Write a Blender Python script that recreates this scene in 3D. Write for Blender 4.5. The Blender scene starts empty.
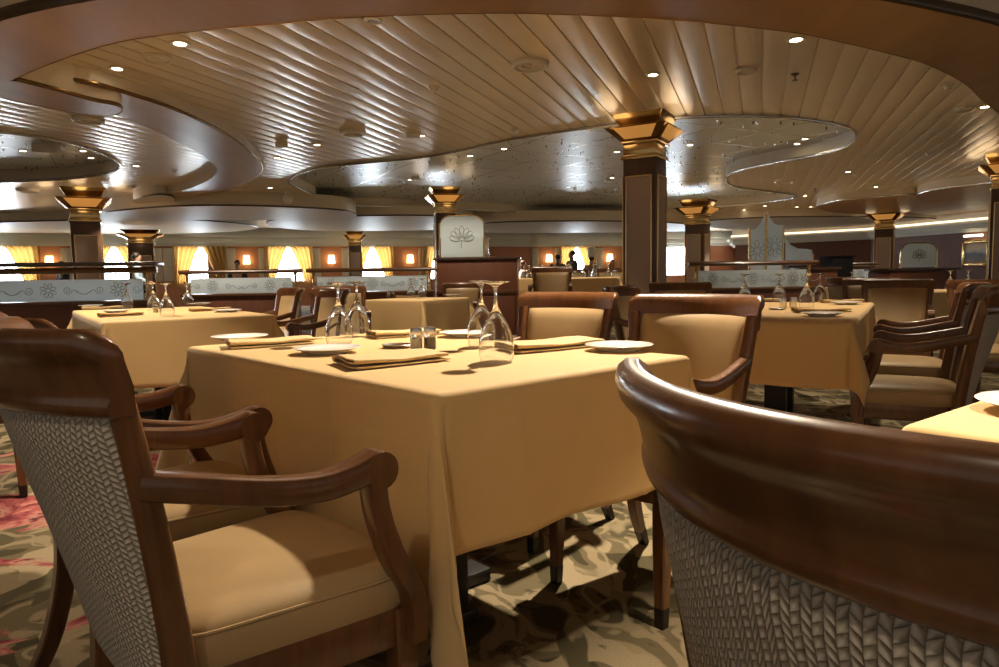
import bpy, bmesh, math, random
from mathutils import Vector, Matrix, noise, geometry
random.seed(7)
R = math.radians
PI = math.pi
SC = bpy.context.scene
COL = SC.collection

# ------------------------------------------------------------------ camera
CAMZ, F, PITCH, ROLL = 0.96, 705.0, 4.66, -0.85
CM = Matrix.Translation((0, 0, CAMZ)) @ Matrix.Rotation(R(90 - PITCH), 4, 'X') @ Matrix.Rotation(R(ROLL), 4, 'Z')
cam = bpy.data.cameras.new('camera')
cam.sensor_width = 36
cam.lens = F / 999 * 36
cam.clip_start = 0.02
cam.clip_end = 200
co = bpy.data.objects.new('camera', cam)
COL.objects.link(co)
co.matrix_world = CM
SC.camera = co


def ray(px, py):
    return CM.to_3x3() @ Vector(((px - 499.5) / F, (333.5 - py) / F, -1))


def at(px, py, z):
    """the point at height z that the photograph shows at this pixel"""
    d = ray(px, py)
    t = (z - CAMZ) / d.z
    return Vector((d.x * t, d.y * t, z))


def atd(px, py, dist):
    d = ray(px, py)
    t = dist / d.y
    return Vector((d.x * t, dist, CAMZ + d.z * t))


def azv(a):
    return Vector((math.sin(R(a)), math.cos(R(a)), 0))


# ------------------------------------------------------------------ materials
class NT:
    def __init__(s, name):
        m = bpy.data.materials.new(name)
        m.use_nodes = True
        s.m, s.t = m, m.node_tree
        s.n, s.l = s.t.nodes, s.t.links
        s.b = s.n['Principled BSDF']

    def add(s, typ, **kw):
        nd = s.n.new(typ)
        for k, v in kw.items():
            setattr(nd, k, v)
        return nd

    def link(s, a, b):
        s.l.new(a, b)

    def val(s, sock, v):
        if hasattr(v, 'is_linked') or hasattr(v, 'links'):
            s.l.new(v, sock)
        else:
            sock.default_value = v

    def math(s, op, a, b=0.0, c=0.0):
        nd = s.add('ShaderNodeMath', operation=op)
        s.val(nd.inputs[0], a)
        s.val(nd.inputs[1], b)
        s.val(nd.inputs[2], c)
        return nd.outputs[0]

    def coord(s, which='Object', scale=(1, 1, 1), rot=(0, 0, 0), loc=(0, 0, 0)):
        tc = s.add('ShaderNodeTexCoord')
        mp = s.add('ShaderNodeMapping')
        mp.inputs['Scale'].default_value = scale
        mp.inputs['Rotation'].default_value = rot
        mp.inputs['Location'].default_value = loc
        s.link(tc.outputs[which], mp.inputs[0])
        return mp.outputs[0]

    def noise(s, vec, scale, detail=4, rough=.5, dist=0.0):
        nd = s.add('ShaderNodeTexNoise')
        s.link(vec, nd.inputs['Vector'])
        nd.inputs['Scale'].default_value = scale
        nd.inputs['Detail'].default_value = detail
        nd.inputs['Roughness'].default_value = rough
        nd.inputs['Distortion'].default_value = dist
        return nd.outputs['Fac']

    def ramp(s, fac, stops, interp='LINEAR'):
        nd = s.add('ShaderNodeValToRGB')
        cr = nd.color_ramp
        cr.interpolation = interp
        while len(cr.elements) > 1:
            cr.elements.remove(cr.elements[-1])
        cr.elements[0].position = stops[0][0]
        c = stops[0][1]
        cr.elements[0].color = (*c, 1) if len(c) == 3 else c
        for p, c in stops[1:]:
            e = cr.elements.new(p)
            e.color = (*c, 1)
        s.link(fac, nd.inputs[0])
        return nd.outputs[0]

    def mix(s, fac, a, b, blend='MIX'):
        nd = s.add('ShaderNodeMix', data_type='RGBA', blend_type=blend)
        s.val(nd.inputs[0], fac)
        for i, v in ((6, a), (7, b)):
            if isinstance(v, tuple):
                nd.inputs[i].default_value = (*v, 1) if len(v) == 3 else v
            else:
                s.link(v, nd.inputs[i])
        return nd.outputs[2]

    def bump(s, h, strength=.3, dist=.01):
        nd = s.add('ShaderNodeBump')
        nd.inputs['Strength'].default_value = strength
        nd.inputs['Distance'].default_value = dist
        s.link(h, nd.inputs['Height'])
        s.link(nd.outputs[0], s.b.inputs['Normal'])

    def set(s, **kw):
        names = {'col': 'Base Color', 'rough': 'Roughness', 'metal': 'Metallic', 'coat': 'Coat Weight', 'coatr': 'Coat Roughness', 'spec': 'Specular IOR Level',
                 'trans': 'Transmission Weight', 'ior': 'IOR', 'alpha': 'Alpha', 'emc': 'Emission Color', 'ems': 'Emission Strength', 'sheen': 'Sheen Weight'}
        for k, v in kw.items():
            sk = s.b.inputs[names[k]]
            if isinstance(v, tuple) and len(v) == 3:
                v = (*v, 1)
            s.val(sk, v)
        return s


def plain(name, col, rough=.5, **kw):
    t = NT(name)
    t.set(col=col, rough=rough, **kw)
    return t.m


def wood(name, dark, light, rough=.3, coat=.4, scale=(6, 6, 1.2), sc=5):
    t = NT(name)
    v = t.coord('Object', scale)
    f = t.noise(v, sc, 6, .6, .6)
    t.set(col=t.ramp(f, [(.3, dark), (.7, light)]), rough=rough, coat=coat, coatr=.12)
    t.bump(f, .05, .004)
    return t.m


M = {}
M['wood'] = wood('cherry wood', (.080, .031, .011), (.155, .061, .020), .30, .3)
M['wood_panel'] = wood('red wood panelling', (.115, .038, .017), (.165, .056, .024), .55, 0, (3, 3, .6), 3)
M['wood_dark'] = wood('dark stained wood', (.035, .016, .010), (.06, .026, .015), .3, .4)
M['soffit'] = wood('bronzed soffit veneer', (.28, .15, .05), (.37, .205, .07), .36, 0, (1.2, .25, 1), 3)
M['column_wood'] = wood('dark column veneer', (.060, .028, .018), (.085, .042, .026), .4, .1)
M['black'] = plain('black lacquer', (.012, .011, .011), .4)
M['cap'] = plain('dark foot cap', (.02, .016, .013), .35, metal=.5)
M['brass'] = plain('brass', (.62, .43, .19), .22, metal=1.0)
M['brass_dark'] = plain('aged bronze', (.24, .14, .055), .25, metal=1.0)
M['chrome'] = plain('chrome', (.72, .69, .64), .26, metal=1.0)
M['cream'] = plain('cream paint', (.62, .55, .43), .45)
M['band'] = plain('satin cream band', (.52, .42, .30), .55, spec=.1)
M['cream_trim'] = plain('pale cornice paint', (.60, .58, .50), .5)
M['wall'] = plain('terracotta wall', (.40, .17, .085), .6)
M['pilaster'] = plain('pale padded pilaster', (.48, .42, .33), .6)
M['col_panel'] = plain('mauve column panel', (.40, .305, .25), .55)
M['china'] = plain('white china', (.90, .88, .83), .15, coat=.4)
M['iron'] = plain('white ceiling fitting', (.72, .66, .55), .4)
M['detector'] = plain('dark fitting', (.12, .09, .06), .4)
M['leather_dark'] = plain('dark lounge leather', (.05, .04, .032), .35)
M['lip'] = plain('satin aluminium edge', (.62, .60, .56), .25, metal=1.0)
M['dark_trim'] = plain('dark soffit edge', (.05, .03, .02), .3, coat=.3)
M['screen_box'] = plain('black plastic', (.012, .012, .013), .75, spec=.15)
M['skin'] = plain('skin', (.42, .25, .17), .5)
M['skin_dark'] = plain('brown skin', (.20, .11, .07), .5)
M['hair_dark'] = plain('dark hair', (.018, .014, .012), .5)
M['hair_blond'] = plain('fair hair', (.36, .27, .16), .5)
M['hair_brown'] = plain('brown hair', (.10, .05, .025), .5)
M['suit'] = plain('black suit cloth', (.014, .015, .018), .7)
M['navy'] = plain('dark blue cloth', (.03, .045, .075), .7)
M['white_cloth'] = plain('white cloth', (.72, .72, .70), .7)
M['blue_cloth'] = plain('pale blue cloth', (.30, .40, .52), .7)
M['etch'] = plain('etched line', (.27, .29, .28), .5)


def leather():
    t = NT('tan leather')
    v = t.coord('Object')
    f = t.noise(v, 260, 3, .6)
    g = t.noise(v, 6, 3, .5)
    t.set(col=t.ramp(g, [(.3, (.36, .25, .125)), (.7, (.41, .285, .145))]), rough=.42, spec=.4)
    t.bump(f, .12, .002)
    return t.m


M['leather'] = leather()


def cloth_mat(name, a, b, rough=.75):
    t = NT(name)
    v = t.coord('Object')
    f = t.noise(v, 3, 4, .6)
    w = t.noise(v, 420, 2, .5)
    t.set(col=t.ramp(f, [(.3, a), (.7, b)]), rough=rough, sheen=.15, spec=.25)
    t.bump(w, .10, .0015)
    return t.m


M['cloth'] = cloth_mat('gold tablecloth linen', (.62, .425, .19), (.66, .455, .207))
M['napkin'] = cloth_mat('gold napkin linen', (.64, .45, .215), (.68, .48, .235))


def weave():
    t = NT('woven grey beige fabric')
    tc = t.add('ShaderNodeTexCoord')
    sp = t.add('ShaderNodeSeparateXYZ')
    t.link(tc.outputs['UV'], sp.inputs[0])
    u, v = sp.outputs[0], sp.outputs[1]
    iu = t.math('FLOOR', u)
    fu = t.math('FRACT', u)
    half = t.math('MULTIPLY', t.math('MODULO', iu, 2.0), .5)
    slant = t.math('MULTIPLY', t.math('SUBTRACT', fu, .5), .55)
    v2 = t.math('ADD', t.math('ADD', v, half), t.math('MULTIPLY', slant, t.math('SUBTRACT', t.math('MULTIPLY', half, 4.0), 1.0)))
    fv = t.math('FRACT', v2)
    su = t.math('POWER', t.math('SINE', t.math('MULTIPLY', fu, PI)), .6)
    sv = t.math('POWER', t.math('SINE', t.math('MULTIPLY', fv, PI)), .6)
    h = t.math('MULTIPLY', su, sv)
    nz = t.noise(tc.outputs['UV'], 1.1, 3, .6)
    c1 = t.ramp(h, [(.06, (.22, .18, .135)), (.35, (.52, .455, .36)), (.9, (.64, .57, .47))])
    c = t.mix(.35, c1, t.ramp(nz, [(.35, (.22, .18, .14)), (.65, (.5, .44, .36))]))
    t.set(col=c, rough=.85, spec=.15)
    t.bump(h, .9, .004)
    return t.m


M['weave'] = weave()


def carpet():
    t = NT('floral carpet')
    v = t.coord('Object')
    warp = t.add('ShaderNodeTexNoise')
    warp.inputs['Scale'].default_value = 2.2
    t.link(v, warp.inputs['Vector'])
    mx = t.add('ShaderNodeMix', data_type='VECTOR')
    mx.inputs[0].default_value = .30
    t.link(v, mx.inputs[4])
    t.link(warp.outputs['Color'], mx.inputs[5])
    wv = mx.outputs[1]

    def leaf(sc, stretch, ang, w):
        mp = t.add('ShaderNodeMapping')
        mp.inputs['Scale'].default_value = (1, stretch, 1)
        mp.inputs['Rotation'].default_value = (0, 0, R(ang))
        t.link(wv, mp.inputs[0])
        vo = t.add('ShaderNodeTexVoronoi', feature='F1')
        vo.inputs['Scale'].default_value = sc
        t.link(mp.outputs[0], vo.inputs['Vector'])
        return t.ramp(vo.outputs['Distance'], [(w, (1, 1, 1)), (w + .03, (0, 0, 0))])
    DK, MD, LT = (.060, .050, .026), (.135, .108, .060), (.255, .200, .118)
    n1 = t.noise(wv, 5.2, 2, .45, .8)
    base = t.ramp(n1, [(.36, DK), (.40, DK), (.415, MD), (.475, MD), (.49, LT), (.56, LT), (.575, MD), (.63, MD), (.645, DK)])
    v2 = t.coord('Object', (1.0, .55, 1), (0, 0, R(40)), (3.1, 7.7, 0))
    n2 = t.noise(v2, 6.0, 2, .4, .5)
    c = t.mix(t.ramp(n2, [(.565, (0, 0, 0)), (.58, (1, 1, 1))]), base, (.30, .24, .145))
    v3 = t.coord('Object', (1.0, .35, 1), (0, 0, R(-35)), (9.1, 2.3, 0))
    n3 = t.noise(v3, 7.0, 2, .4, .4)
    c = t.mix(t.ramp(n3, [(.60, (0, 0, 0)), (.612, (1, 1, 1))]), c, (.085, .072, .038))
    line = t.ramp(t.noise(v2, 2.6, 2, .5, .3), [(.488, (0, 0, 0)), (.494, (1, 1, 1)), (.506, (1, 1, 1)), (.512, (0, 0, 0))])
    c = t.mix(t.math('MULTIPLY', line, .8), c, (.27, .215, .13))
    # red flower heads, gathered towards the left of the room
    vd = t.add('ShaderNodeVectorMath', operation='DISTANCE')
    t.link(v, vd.inputs[0])
    vd.inputs[1].default_value = (-2.3, 2.9, 0)
    near = t.math('SUBTRACT', .105, t.math('MULTIPLY', vd.outputs['Value'], .07))
    red = t.ramp(t.math('ADD', t.noise(wv, 1.5, 4, .6, .5), t.math('MAXIMUM', near, -.04)), [(.575, (0, 0, 0)), (.59, (1, 1, 1))])
    redc = t.ramp(t.noise(wv, 9, 4, .65, .4), [(.38, (.15, .03, .035)), (.47, (.30, .075, .07)), (.55, (.42, .20, .15)), (.62, (.14, .025, .035)), (.68, (.05, .035, .025))])
    c = t.mix(red, c, redc)
    vein = t.ramp(t.noise(wv, 6.5, 6, .75), [(.60, (0, 0, 0)), (.63, (1, 1, 1))])
    c = t.mix(t.math('MULTIPLY', vein, .7), c, (.045, .038, .022))
    pile = t.noise(v, 320, 2, .5)
    t.set(col=t.mix(.25, c, t.ramp(pile, [(.3, (.02, .02, .02)), (.7, (1, 1, 1))]), 'OVERLAY'), rough=.95, spec=.1)
    t.bump(pile, .3, .003)
    return t.m


M['carpet'] = carpet()


def plank_mat():
    t = NT('champagne ceiling planks')
    v = t.coord('Object', (1, 1, 1))
    f = t.noise(v, .6, 3, .6)
    t.set(col=t.ramp(f, [(.3, (.76, .645, .49)), (.7, (.81, .69, .53))]), rough=.29, metal=.35)
    return t.m


M['plank'] = plank_mat()


def star_mat():
    t = NT('mirror grey star panels')
    v = t.coord('Object')
    f = t.noise(v, 1.6, 3, .6)
    t.set(col=(.60, .63, .64), rough=.36, metal=.45)
    t.bump(f, .12, .03)
    return t.m


M['star'] = star_mat()


def glass_mat(name, col=(1, 1, 1), rough=0.0, ior=1.45):
    return plain(name, col, rough, trans=1.0, ior=ior)


M['glass'] = glass_mat('clear glass', (.98, .99, 1.0))
M['frost'] = NT('frosted glass').set(col=(.80, .90, .92), rough=.6, trans=.55, spec=.4).m
M['amber'] = NT('amber lit glass').set(col=(.45, .2, .05), rough=.25, metal=.6, emc=(1.0, .45, .10), ems=.25).m


def emit(name, col, s, sample=True):
    t = NT(name)
    t.set(col=(.02, .02, .02), emc=col, ems=s)
    if not sample:
        t.m.cycles.emission_sampling = 'NONE'
    return t.m


M['lamp'] = emit('lamp lens', (1, .80, .52), 14, False)
M['sky'] = emit('daylight behind the windows', (.80, .91, 1.0), 24)
M['sconce'] = emit('lit sconce shade', (1, .68, .30), 5, False)
M['cove'] = emit('lit cove strip', (1, .75, .48), 1.6, False)
M['piclight'] = emit('picture lamp tube', (1, .85, .6), 5, False)


def curtain_mat():
    t = NT('gold curtain')
    t.set(col=(.68, .38, .12), rough=.8, trans=.0)
    tr = t.add('ShaderNodeBsdfTranslucent')
    tr.inputs[0].default_value = (.16, .085, .022, 1)
    ms = t.add('ShaderNodeMixShader')
    ms.inputs[0].default_value = .45
    t.link(t.b.outputs[0], ms.inputs[1])
    t.link(tr.outputs[0], ms.inputs[2])
    t.link(ms.outputs[0], t.n['Material Output'].inputs[0])
    return t.m


M['curtain'] = curtain_mat()


def painting_mat():
    t = NT('painted landscape')
    v = t.coord('Generated')
    sp = t.add('ShaderNodeSeparateXYZ')
    t.link(v, sp.inputs[0])
    f = t.math('ADD', sp.outputs[2], t.math('MULTIPLY', t.noise(v, 3.5, 5, .6), .55))
    t.set(col=t.ramp(f, [(.35, (.25, .12, .05)), (.5, (.10, .10, .07)), (.72, (.06, .07, .075)), (.85, (.30, .30, .27)), (1.0, (.45, .36, .22))]), rough=.3)
    return t.m


M['painting'] = painting_mat()


# ------------------------------------------------------------------ mesh building
class MB:
    def __init__(s):
        s.v, s.f, s.mi, s.uv = [], [], [], None

    def add(s, vs, fs, mi=0):
        b = len(s.v)
        s.v += [tuple(v) for v in vs]
        s.f += [tuple(b + i for i in f) for f in fs]
        s.mi += [mi] * len(fs)
        return s

    def box(s, c, size, rz=0, mi=0, taper=1.0):
        x, y, z = size[0] / 2, size[1] / 2, size[2] / 2
        m = Matrix.Rotation(rz, 3, 'Z')
        vs = []
        for dz, k in ((-z, 1.0), (z, taper)):
            for dx, dy in ((-x, -y), (x, -y), (x, y), (-x, y)):
                vs.append(m @ Vector((dx * k, dy * k, dz)) + Vector(c))
        return s.add(vs, [(3, 2, 1, 0), (4, 5, 6, 7), (0, 1, 5, 4), (1, 2, 6, 5), (2, 3, 7, 6), (3, 0, 4, 7)], mi)

    def rings(s, rings, closed=False, caps=True, mi=0):
        n = len(rings[0])
        vs = [p for r in rings for p in r]
        fs = []
        m = len(rings)
        for i in range(m if closed else m - 1):
            j = (i + 1) % m
            for k in range(n):
                l = (k + 1) % n
                fs.append((i * n + k, i * n + l, j * n + l, j * n + k))
        if caps and not closed:
            fs.append(tuple(reversed(range(n))))
            fs.append(tuple((m - 1) * n + k for k in range(n)))
        return s.add(vs, fs, mi)

    def lathe(s, prof, n=24, c=(0, 0, 0), mi=0, closed=False):
        rings = [[(c[0] + r * math.cos(2 * PI * k / n), c[1] + r * math.sin(2 * PI * k / n), c[2] + z) for k in range(n)] for r, z in prof]
        return s.rings(rings, closed, not closed, mi)

    def tube(s, path, w, h=None, n=8, mi=0, square=False, up=Vector((0, 0, 1)), closed=False):
        P = [Vector(p) for p in path]
        m = len(P)
        rings = []
        for i, p in enumerate(P):
            if closed:
                t = P[(i + 1) % m] - P[i - 1]
            else:
                t = P[min(i + 1, m - 1)] - P[max(i - 1, 0)]
            t.normalize()
            a = t.cross(up)
            if a.length < 1e-4:
                a = t.cross(Vector((0, 1, 0)))
            a.normalize()
            b = a.cross(t)
            ww = w[i] if isinstance(w, (list, tuple)) else w
            hh = ww if h is None else (h[i] if isinstance(h, (list, tuple)) else h)
            if square:
                q = .8
                sec = [(-1, -q), (-q, -1), (q, -1), (1, -q), (1, q), (q, 1), (-q, 1), (-1, q)]
                rings.append([p + a * (x * ww / 2) + b * (y * hh / 2) for x, y in sec])
            else:
                rings.append([p + a * (math.cos(2 * PI * k / n) * ww / 2) + b * (math.sin(2 * PI * k / n) * hh / 2) for k in range(n)])
        return s.rings(rings, closed, True, mi)

    def prism(s, out, z0, z1, mi_bottom=0, mi_side=0, mi_top=0):
        n = len(out)
        vs = [(p[0], p[1], z0) for p in out] + [(p[0], p[1], z1) for p in out]
        s.add(vs, [tuple(reversed(range(n)))], mi_bottom)
        b = len(s.v) - 2 * n
        s.f.append(tuple(b + n + k for k in range(n)))
        s.mi.append(mi_top)
        for k in range(n):
            l = (k + 1) % n
            s.f.append((b + k, b + l, b + n + l, b + n + k))
            s.mi.append(mi_side)
        return s

    def grid(s, fn, nu, nv, mi=0):
        vs = [fn(i / nu, j / nv) for j in range(nv + 1) for i in range(nu + 1)]
        w = nu + 1
        fs = [(j * w + i, j * w + i + 1, (j + 1) * w + i + 1, (j + 1) * w + i) for j in range(nv) for i in range(nu)]
        return s.add(vs, fs, mi)

    def mesh(s, name, mats, bevel=0, angle=35, weld=False, seg=2):
        me = bpy.data.meshes.new(name)
        me.from_pydata(s.v, [], s.f)
        mats = mats if isinstance(mats, (list, tuple)) else [mats]
        for m in mats:
            me.materials.append(m)
        for p, i in zip(me.polygons, s.mi):
            p.material_index = i
        if s.uv:
            ul = me.uv_layers.new(name='UVMap')
            for lp in me.loops:
                ul.data[lp.index].uv = s.uv[lp.vertex_index]
        bm = bmesh.new()
        bm.from_mesh(me)
        if weld:
            bmesh.ops.remove_doubles(bm, verts=bm.verts, dist=1e-5)
        if not weld or weld == 'n':
            bmesh.ops.recalc_face_normals(bm, faces=bm.faces)
        if bevel:
            es = [e for e in bm.edges if len(e.link_faces) == 2 and e.calc_face_angle(0) > R(38)]
            bmesh.ops.bevel(bm, geom=es, offset=bevel, segments=seg, affect='EDGES', profile=.5)
        bm.to_mesh(me)
        bm.free()
        for p in me.polygons:
            p.use_smooth = True
        me.set_sharp_from_angle(angle=R(angle))
        return me

    def build(s, name, mats, parent=None, **kw):
        o = bpy.data.objects.new(name, s.mesh(name, mats, **kw))
        COL.objects.link(o)
        if parent is not None:
            o.parent = parent
        return o


def tag(o, label=None, cat=None, group=None, kind=None):
    for k, v in (('label', label), ('category', cat), ('group', group), ('kind', kind)):
        if v:
            o[k] = v
    return o


def empty(name, loc=(0, 0, 0), rz=0.0):
    o = bpy.data.objects.new(name, None)
    o.empty_display_size = .1
    COL.objects.link(o)
    o.location = loc
    o.rotation_euler = (0, 0, rz)
    return o


KIDS = {}


def copy_tree(o, parent=None):
    c = o.copy()
    COL.objects.link(c)
    if parent is not None:
        c.parent = parent
    for ch in KIDS.get(o.name, None) or o.children:
        copy_tree(ch, c)
    return c


def spline(pts, sub=8, closed=False):
    P = [Vector(p) for p in pts]
    n = len(P)
    out = []
    rng = range(n if closed else n - 1)
    for i in rng:
        if closed:
            p0, p1, p2, p3 = P[i - 1], P[i], P[(i + 1) % n], P[(i + 2) % n]
        else:
            p0, p1, p2, p3 = P[max(i - 1, 0)], P[i], P[i + 1], P[min(i + 2, n - 1)]
        for k in range(sub):
            t = k / sub
            out.append(.5 * ((2 * p1) + (p2 - p0) * t + (2 * p0 - 5 * p1 + 4 * p2 - p3) * t * t + (3 * p1 - p0 - 3 * p2 + p3) * t ** 3))
    if not closed:
        out.append(P[-1])
    return out


def lerp(a, b, t):
    return a + (b - a) * t


# ------------------------------------------------------------------ the setting
ZP, ZB, ZS, ZR = 2.75, 2.61, 2.93, 2.49
b = MB()
b.add([(-26, -4, 0), (22, -4, 0), (22, 36, 0), (-26, 36, 0)], [(0, 1, 2, 3)])
tag(b.build('floor', M['carpet']), 'dining room floor with tan, olive and red floral carpet', 'floor', kind='structure')
PLAT = .17
b = MB()
b.prism([(-.25, 7.75), (2.55, 7.75), (2.9, 10.5), (3.3, 13.5), (-.4, 13.5)], 0.001, PLAT)
tag(b.build('floor', M['carpet']), 'low raised floor tier behind the central column', 'floor', kind='structure')


def outline(pts, z, sub=6, closed=True):
    return [v.xy for v in spline([at(x, y, z) for x, y in pts], sub, closed)]


# recesses (holes in the plank ceiling)
REC1 = [(289, 181), (300, 173), (330, 165), (412, 157), (455, 150), (515, 137), (604, 124), (667, 117), (711, 114.7), (772, 115), (813, 119), (843, 124.5), (856, 132),
        (850, 143), (823, 152.5), (779, 161), (738, 170), (726, 179), (738, 186), (775, 191), (797, 195), (779, 200), (728, 205), (660, 209), (620, 213), (561, 214), (495, 210), (396, 206), (340, 205), (312, 203), (316, 196), (303, 189)]
REC3 = [(-60, 129), (0, 130.6), (28, 134), (56, 138.5), (92, 149), (112, 157), (120, 164), (112, 171), (92, 175), (56, 178.5), (0, 180.5), (-60, 180)]
r1 = outline(REC1, ZP, 5)
r3 = outline(REC3, ZP, 5)

PAZ = 20.2
pd = azv(PAZ).xy
pq = Vector((pd.y, -pd.x))


def plank_ceiling():
    W = .2
    lines = [(0, .012), (.010, .012), (.013, .0), (.04, -.0035), (.1065, -.006), (.173, -.0035), (.198, .0), (.1999, .012)]
    verts, edges, qz = [], [], {}
    lo, hi = -5.0, 27.0
    x0, x1, y0, y1 = -22.5, 17.5, -3.5, 33.0
    i = math.floor(-26 / W)

    def clip(q):
        t0, t1 = -60.0, 60.0
        for ax, (mn, mx) in ((0, (x0, x1)), (1, (y0, y1))):
            o, d = pq[ax] * q, pd[ax]
            a, bb = (mn - o) / d, (mx - o) / d
            if a > bb:
                a, bb = bb, a
            t0, t1 = max(t0, a), min(t1, bb)
        return (t0, t1) if t1 - t0 > .05 else None
    while i * W < 24:
        for q, z in lines[:-1]:
            qq = i * W + q
            c = clip(qq)
            if c:
                k = len(verts)
                verts += [pq * qq + pd * c[0], pq * qq + pd * c[1]]
                edges.append((k, k + 1))
        i += 1
    for r in (r1, r3):
        k = len(verts)
        verts += list(r)
        edges += [(k + j, k + (j + 1) % len(r)) for j in range(len(r))]
    ov, oe, of, _, _, _ = geometry.delaunay_2d_cdt(verts, edges, [], 0, 1e-5)

    def prof(q):
        m = q % W
        for (a, za), (bq, zb) in zip(lines, lines[1:]):
            if a - 1e-6 <= m <= bq + 1e-6:
                return lerp(za, zb, (m - a) / (bq - a))
        return .012

    def inside(p, poly):
        c = False
        n = len(poly)
        for j in range(n):
            a, bb = poly[j], poly[j - 1]
            if (a.y > p.y) != (bb.y > p.y) and p.x < (bb.x - a.x) * (p.y - a.y) / (bb.y - a.y) + a.x:
                c = not c
        return c
    bb = [(min(v.x for v in r), max(v.x for v in r), min(v.y for v in r), max(v.y for v in r), r) for r in (r1, r3)]
    fs = []
    for f in of:
        c = (ov[f[0]] + ov[f[1]] + ov[f[2]]) / 3
        hole = any(a <= c.x <= b2 and a3 <= c.y <= b4 and inside(c, r) for a, b2, a3, b4, r in bb)
        if not hole:
            fs.append(tuple(f))
    m = MB()
    m.add([(v.x, v.y, ZP + prof(v.dot(pq))) for v in ov], fs)
    me = bpy.data.meshes.new('ceiling')
    me.from_pydata(m.v, [], m.f)
    me.materials.append(M['plank'])
    bm = bmesh.new()
    bm.from_mesh(me)
    for f in bm.faces:
        if f.normal.z > 0:
            f.normal_flip()
    bm.to_mesh(me)
    bm.free()
    for p in me.polygons:
        p.use_smooth = True
    me.set_sharp_from_angle(angle=R(25))
    o = bpy.data.objects.new('ceiling', me)
    COL.objects.link(o)
    tag(o, 'champagne plank ceiling over the dining room', 'ceiling', kind='structure')
    m = MB()
    m.add([(x0, y0, 3.2), (x1, y0, 3.2), (x1, y1, 3.2), (x0, y1, 3.2)], [(3, 2, 1, 0)])
    tag(m.build('ceiling', M['cream']), 'deck slab above the plank ceiling', 'ceiling', kind='structure')


plank_ceiling()


def recess(r, name_label, nstar, ang):
    m = MB()
    n = len(r)
    c = sum(r, Vector((0, 0))) / n
    m.add([(p.x, p.y, ZP - .004) for p in r] + [(p.x, p.y, ZS) for p in r], [(k, (k + 1) % n, n + (k + 1) % n, n + k) for k in range(n)], 1)
    # star panels: tilted square tiles cut by the outline
    d1, d2 = azv(ang).xy, azv(ang + 90).xy
    us = [p.dot(d1) for p in r]
    vs = [p.dot(d2) for p in r]
    T = .9
    verts, edges = list(r), [(k, (k + 1) % n) for k in range(n)]
    for lo, hi, da, db, oth in ((min(us), max(us), d1, d2, vs), (min(vs), max(vs), d2, d1, us)):
        k = math.floor(lo / T)
        while k * T < hi + T:
            for off in (0, .02):
                j = len(verts)
                verts += [da * (k * T + off) + db * (min(oth) - .5), da * (k * T + off) + db * (max(oth) + .5)]
                edges.append((j, j + 1))
            k += 1
    ov, oe, of, _, _, _ = geometry.delaunay_2d_cdt(verts, edges, [], 0, 1e-5)
    fs, mi = [], []
    for f in of:
        cc = (ov[f[0]] + ov[f[1]] + ov[f[2]]) / 3
        u, v = cc.dot(d1) % T, cc.dot(d2) % T
        gap = u < .02 or v < .02
        fs.append(tuple(f))
        mi.append(2 if gap else 0)
    base = len(m.v)
    m.v += [(v.x, v.y, ZS) for v in ov]
    m.f += [tuple(base + i for i in f) for f in fs]
    m.mi += mi
    rnd = random.Random(nstar)
    x0, x1, y0, y1 = min(p.x for p in r), max(p.x for p in r), min(p.y for p in r), max(p.y for p in r)
    for k in range(nstar):
        x, y = rnd.uniform(x0, x1), rnd.uniform(y0, y1)
        L = rnd.choice((.02, .03, .05))
        s = .011
        z = ZS - .002
        m.add([(x - s, y - s, z), (x + s, y - s, z), (x + s, y + s, z), (x - s, y + s, z), (x, y, z - L)], [(0, 1, 4), (1, 2, 4), (2, 3, 4), (3, 0, 4)], 3 if k % 3 else 4)
    return m


N_TRIM = [0]


def trim(m, mats, label, **kw):
    N_TRIM[0] += 1
    return tag(m.build('trim_%d' % N_TRIM[0], mats, **kw), label, 'ceiling trim', kind='structure')


for r, lb, ns, an in ((r1, 'large starry mirror ceiling recess in the middle of the room', 900, 62), (r3, 'starry mirror ceiling recess over the left tables', 160, 62)):
    trim(recess(r, lb, ns, an), [M['star'], M['cream'], M['lip'], M['detector'], M['chrome']], lb)
    m = MB()
    m.tube([(p.x, p.y, ZP - .012) for p in r], .035, .05, 8, closed=True)
    trim(m, M['lip'], 'satin metal edge around the ' + lb[:40].replace(' in the', '').replace(' over', ''))


def soffit(pts, z, label, top=ZP + .01, sub=6, mats=None, edge=True, edge_mat='dark_trim'):
    r = outline(pts, z, sub)
    m = MB()
    m.prism(r, z, top, 0, 1, 1)
    trim(m, mats or [M['soffit'], M['cream']], label, angle=50)
    if edge:
        m = MB()
        m.tube([(p.x, p.y, z + .016) for p in r], .02, .036, 8, closed=True)
        trim(m, M[edge_mat], 'dark edge bead of the ' + label)


# the great bronze ring above the foreground: inner edge, then outer edge (which leaves the frame above)
ring_in = [(11, 81), (50, 64), (115, 43), (198, 31), (264, 25), (330, 19), (400, 15.5), (472, 13.5), (528, 13.5), (601, 16), (660, 19), (728, 25), (796, 33), (836, 41), (887, 53), (928, 65), (965, 84), (984, 102), (1010, 122)]
tong = [(-40, 88), (0, 98), (28, 104), (56, 109.5), (95, 116), (113, 115.5), (122, 111), (117, 106), (92, 101), (56, 91), (17, 81)]
outer_px = [(-150, 76), (-60, 39), (0, 20), (45, 8.5), (90, 0), (200, -18), (330, -32), (490, -38), (650, -32), (780, -17), (885, 0), (940, 11), (999, 25), (1060, 46), (1150, 84)]
inn = [v.xy for v in spline([at(x, y, ZR) for x, y in tong], 5)] + [v.xy for v in spline([at(x, y, ZR) for x, y in ring_in], 5)]
out = [v.xy for v in spline([at(x, y, ZR) for x, y in outer_px], 6)]
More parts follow.
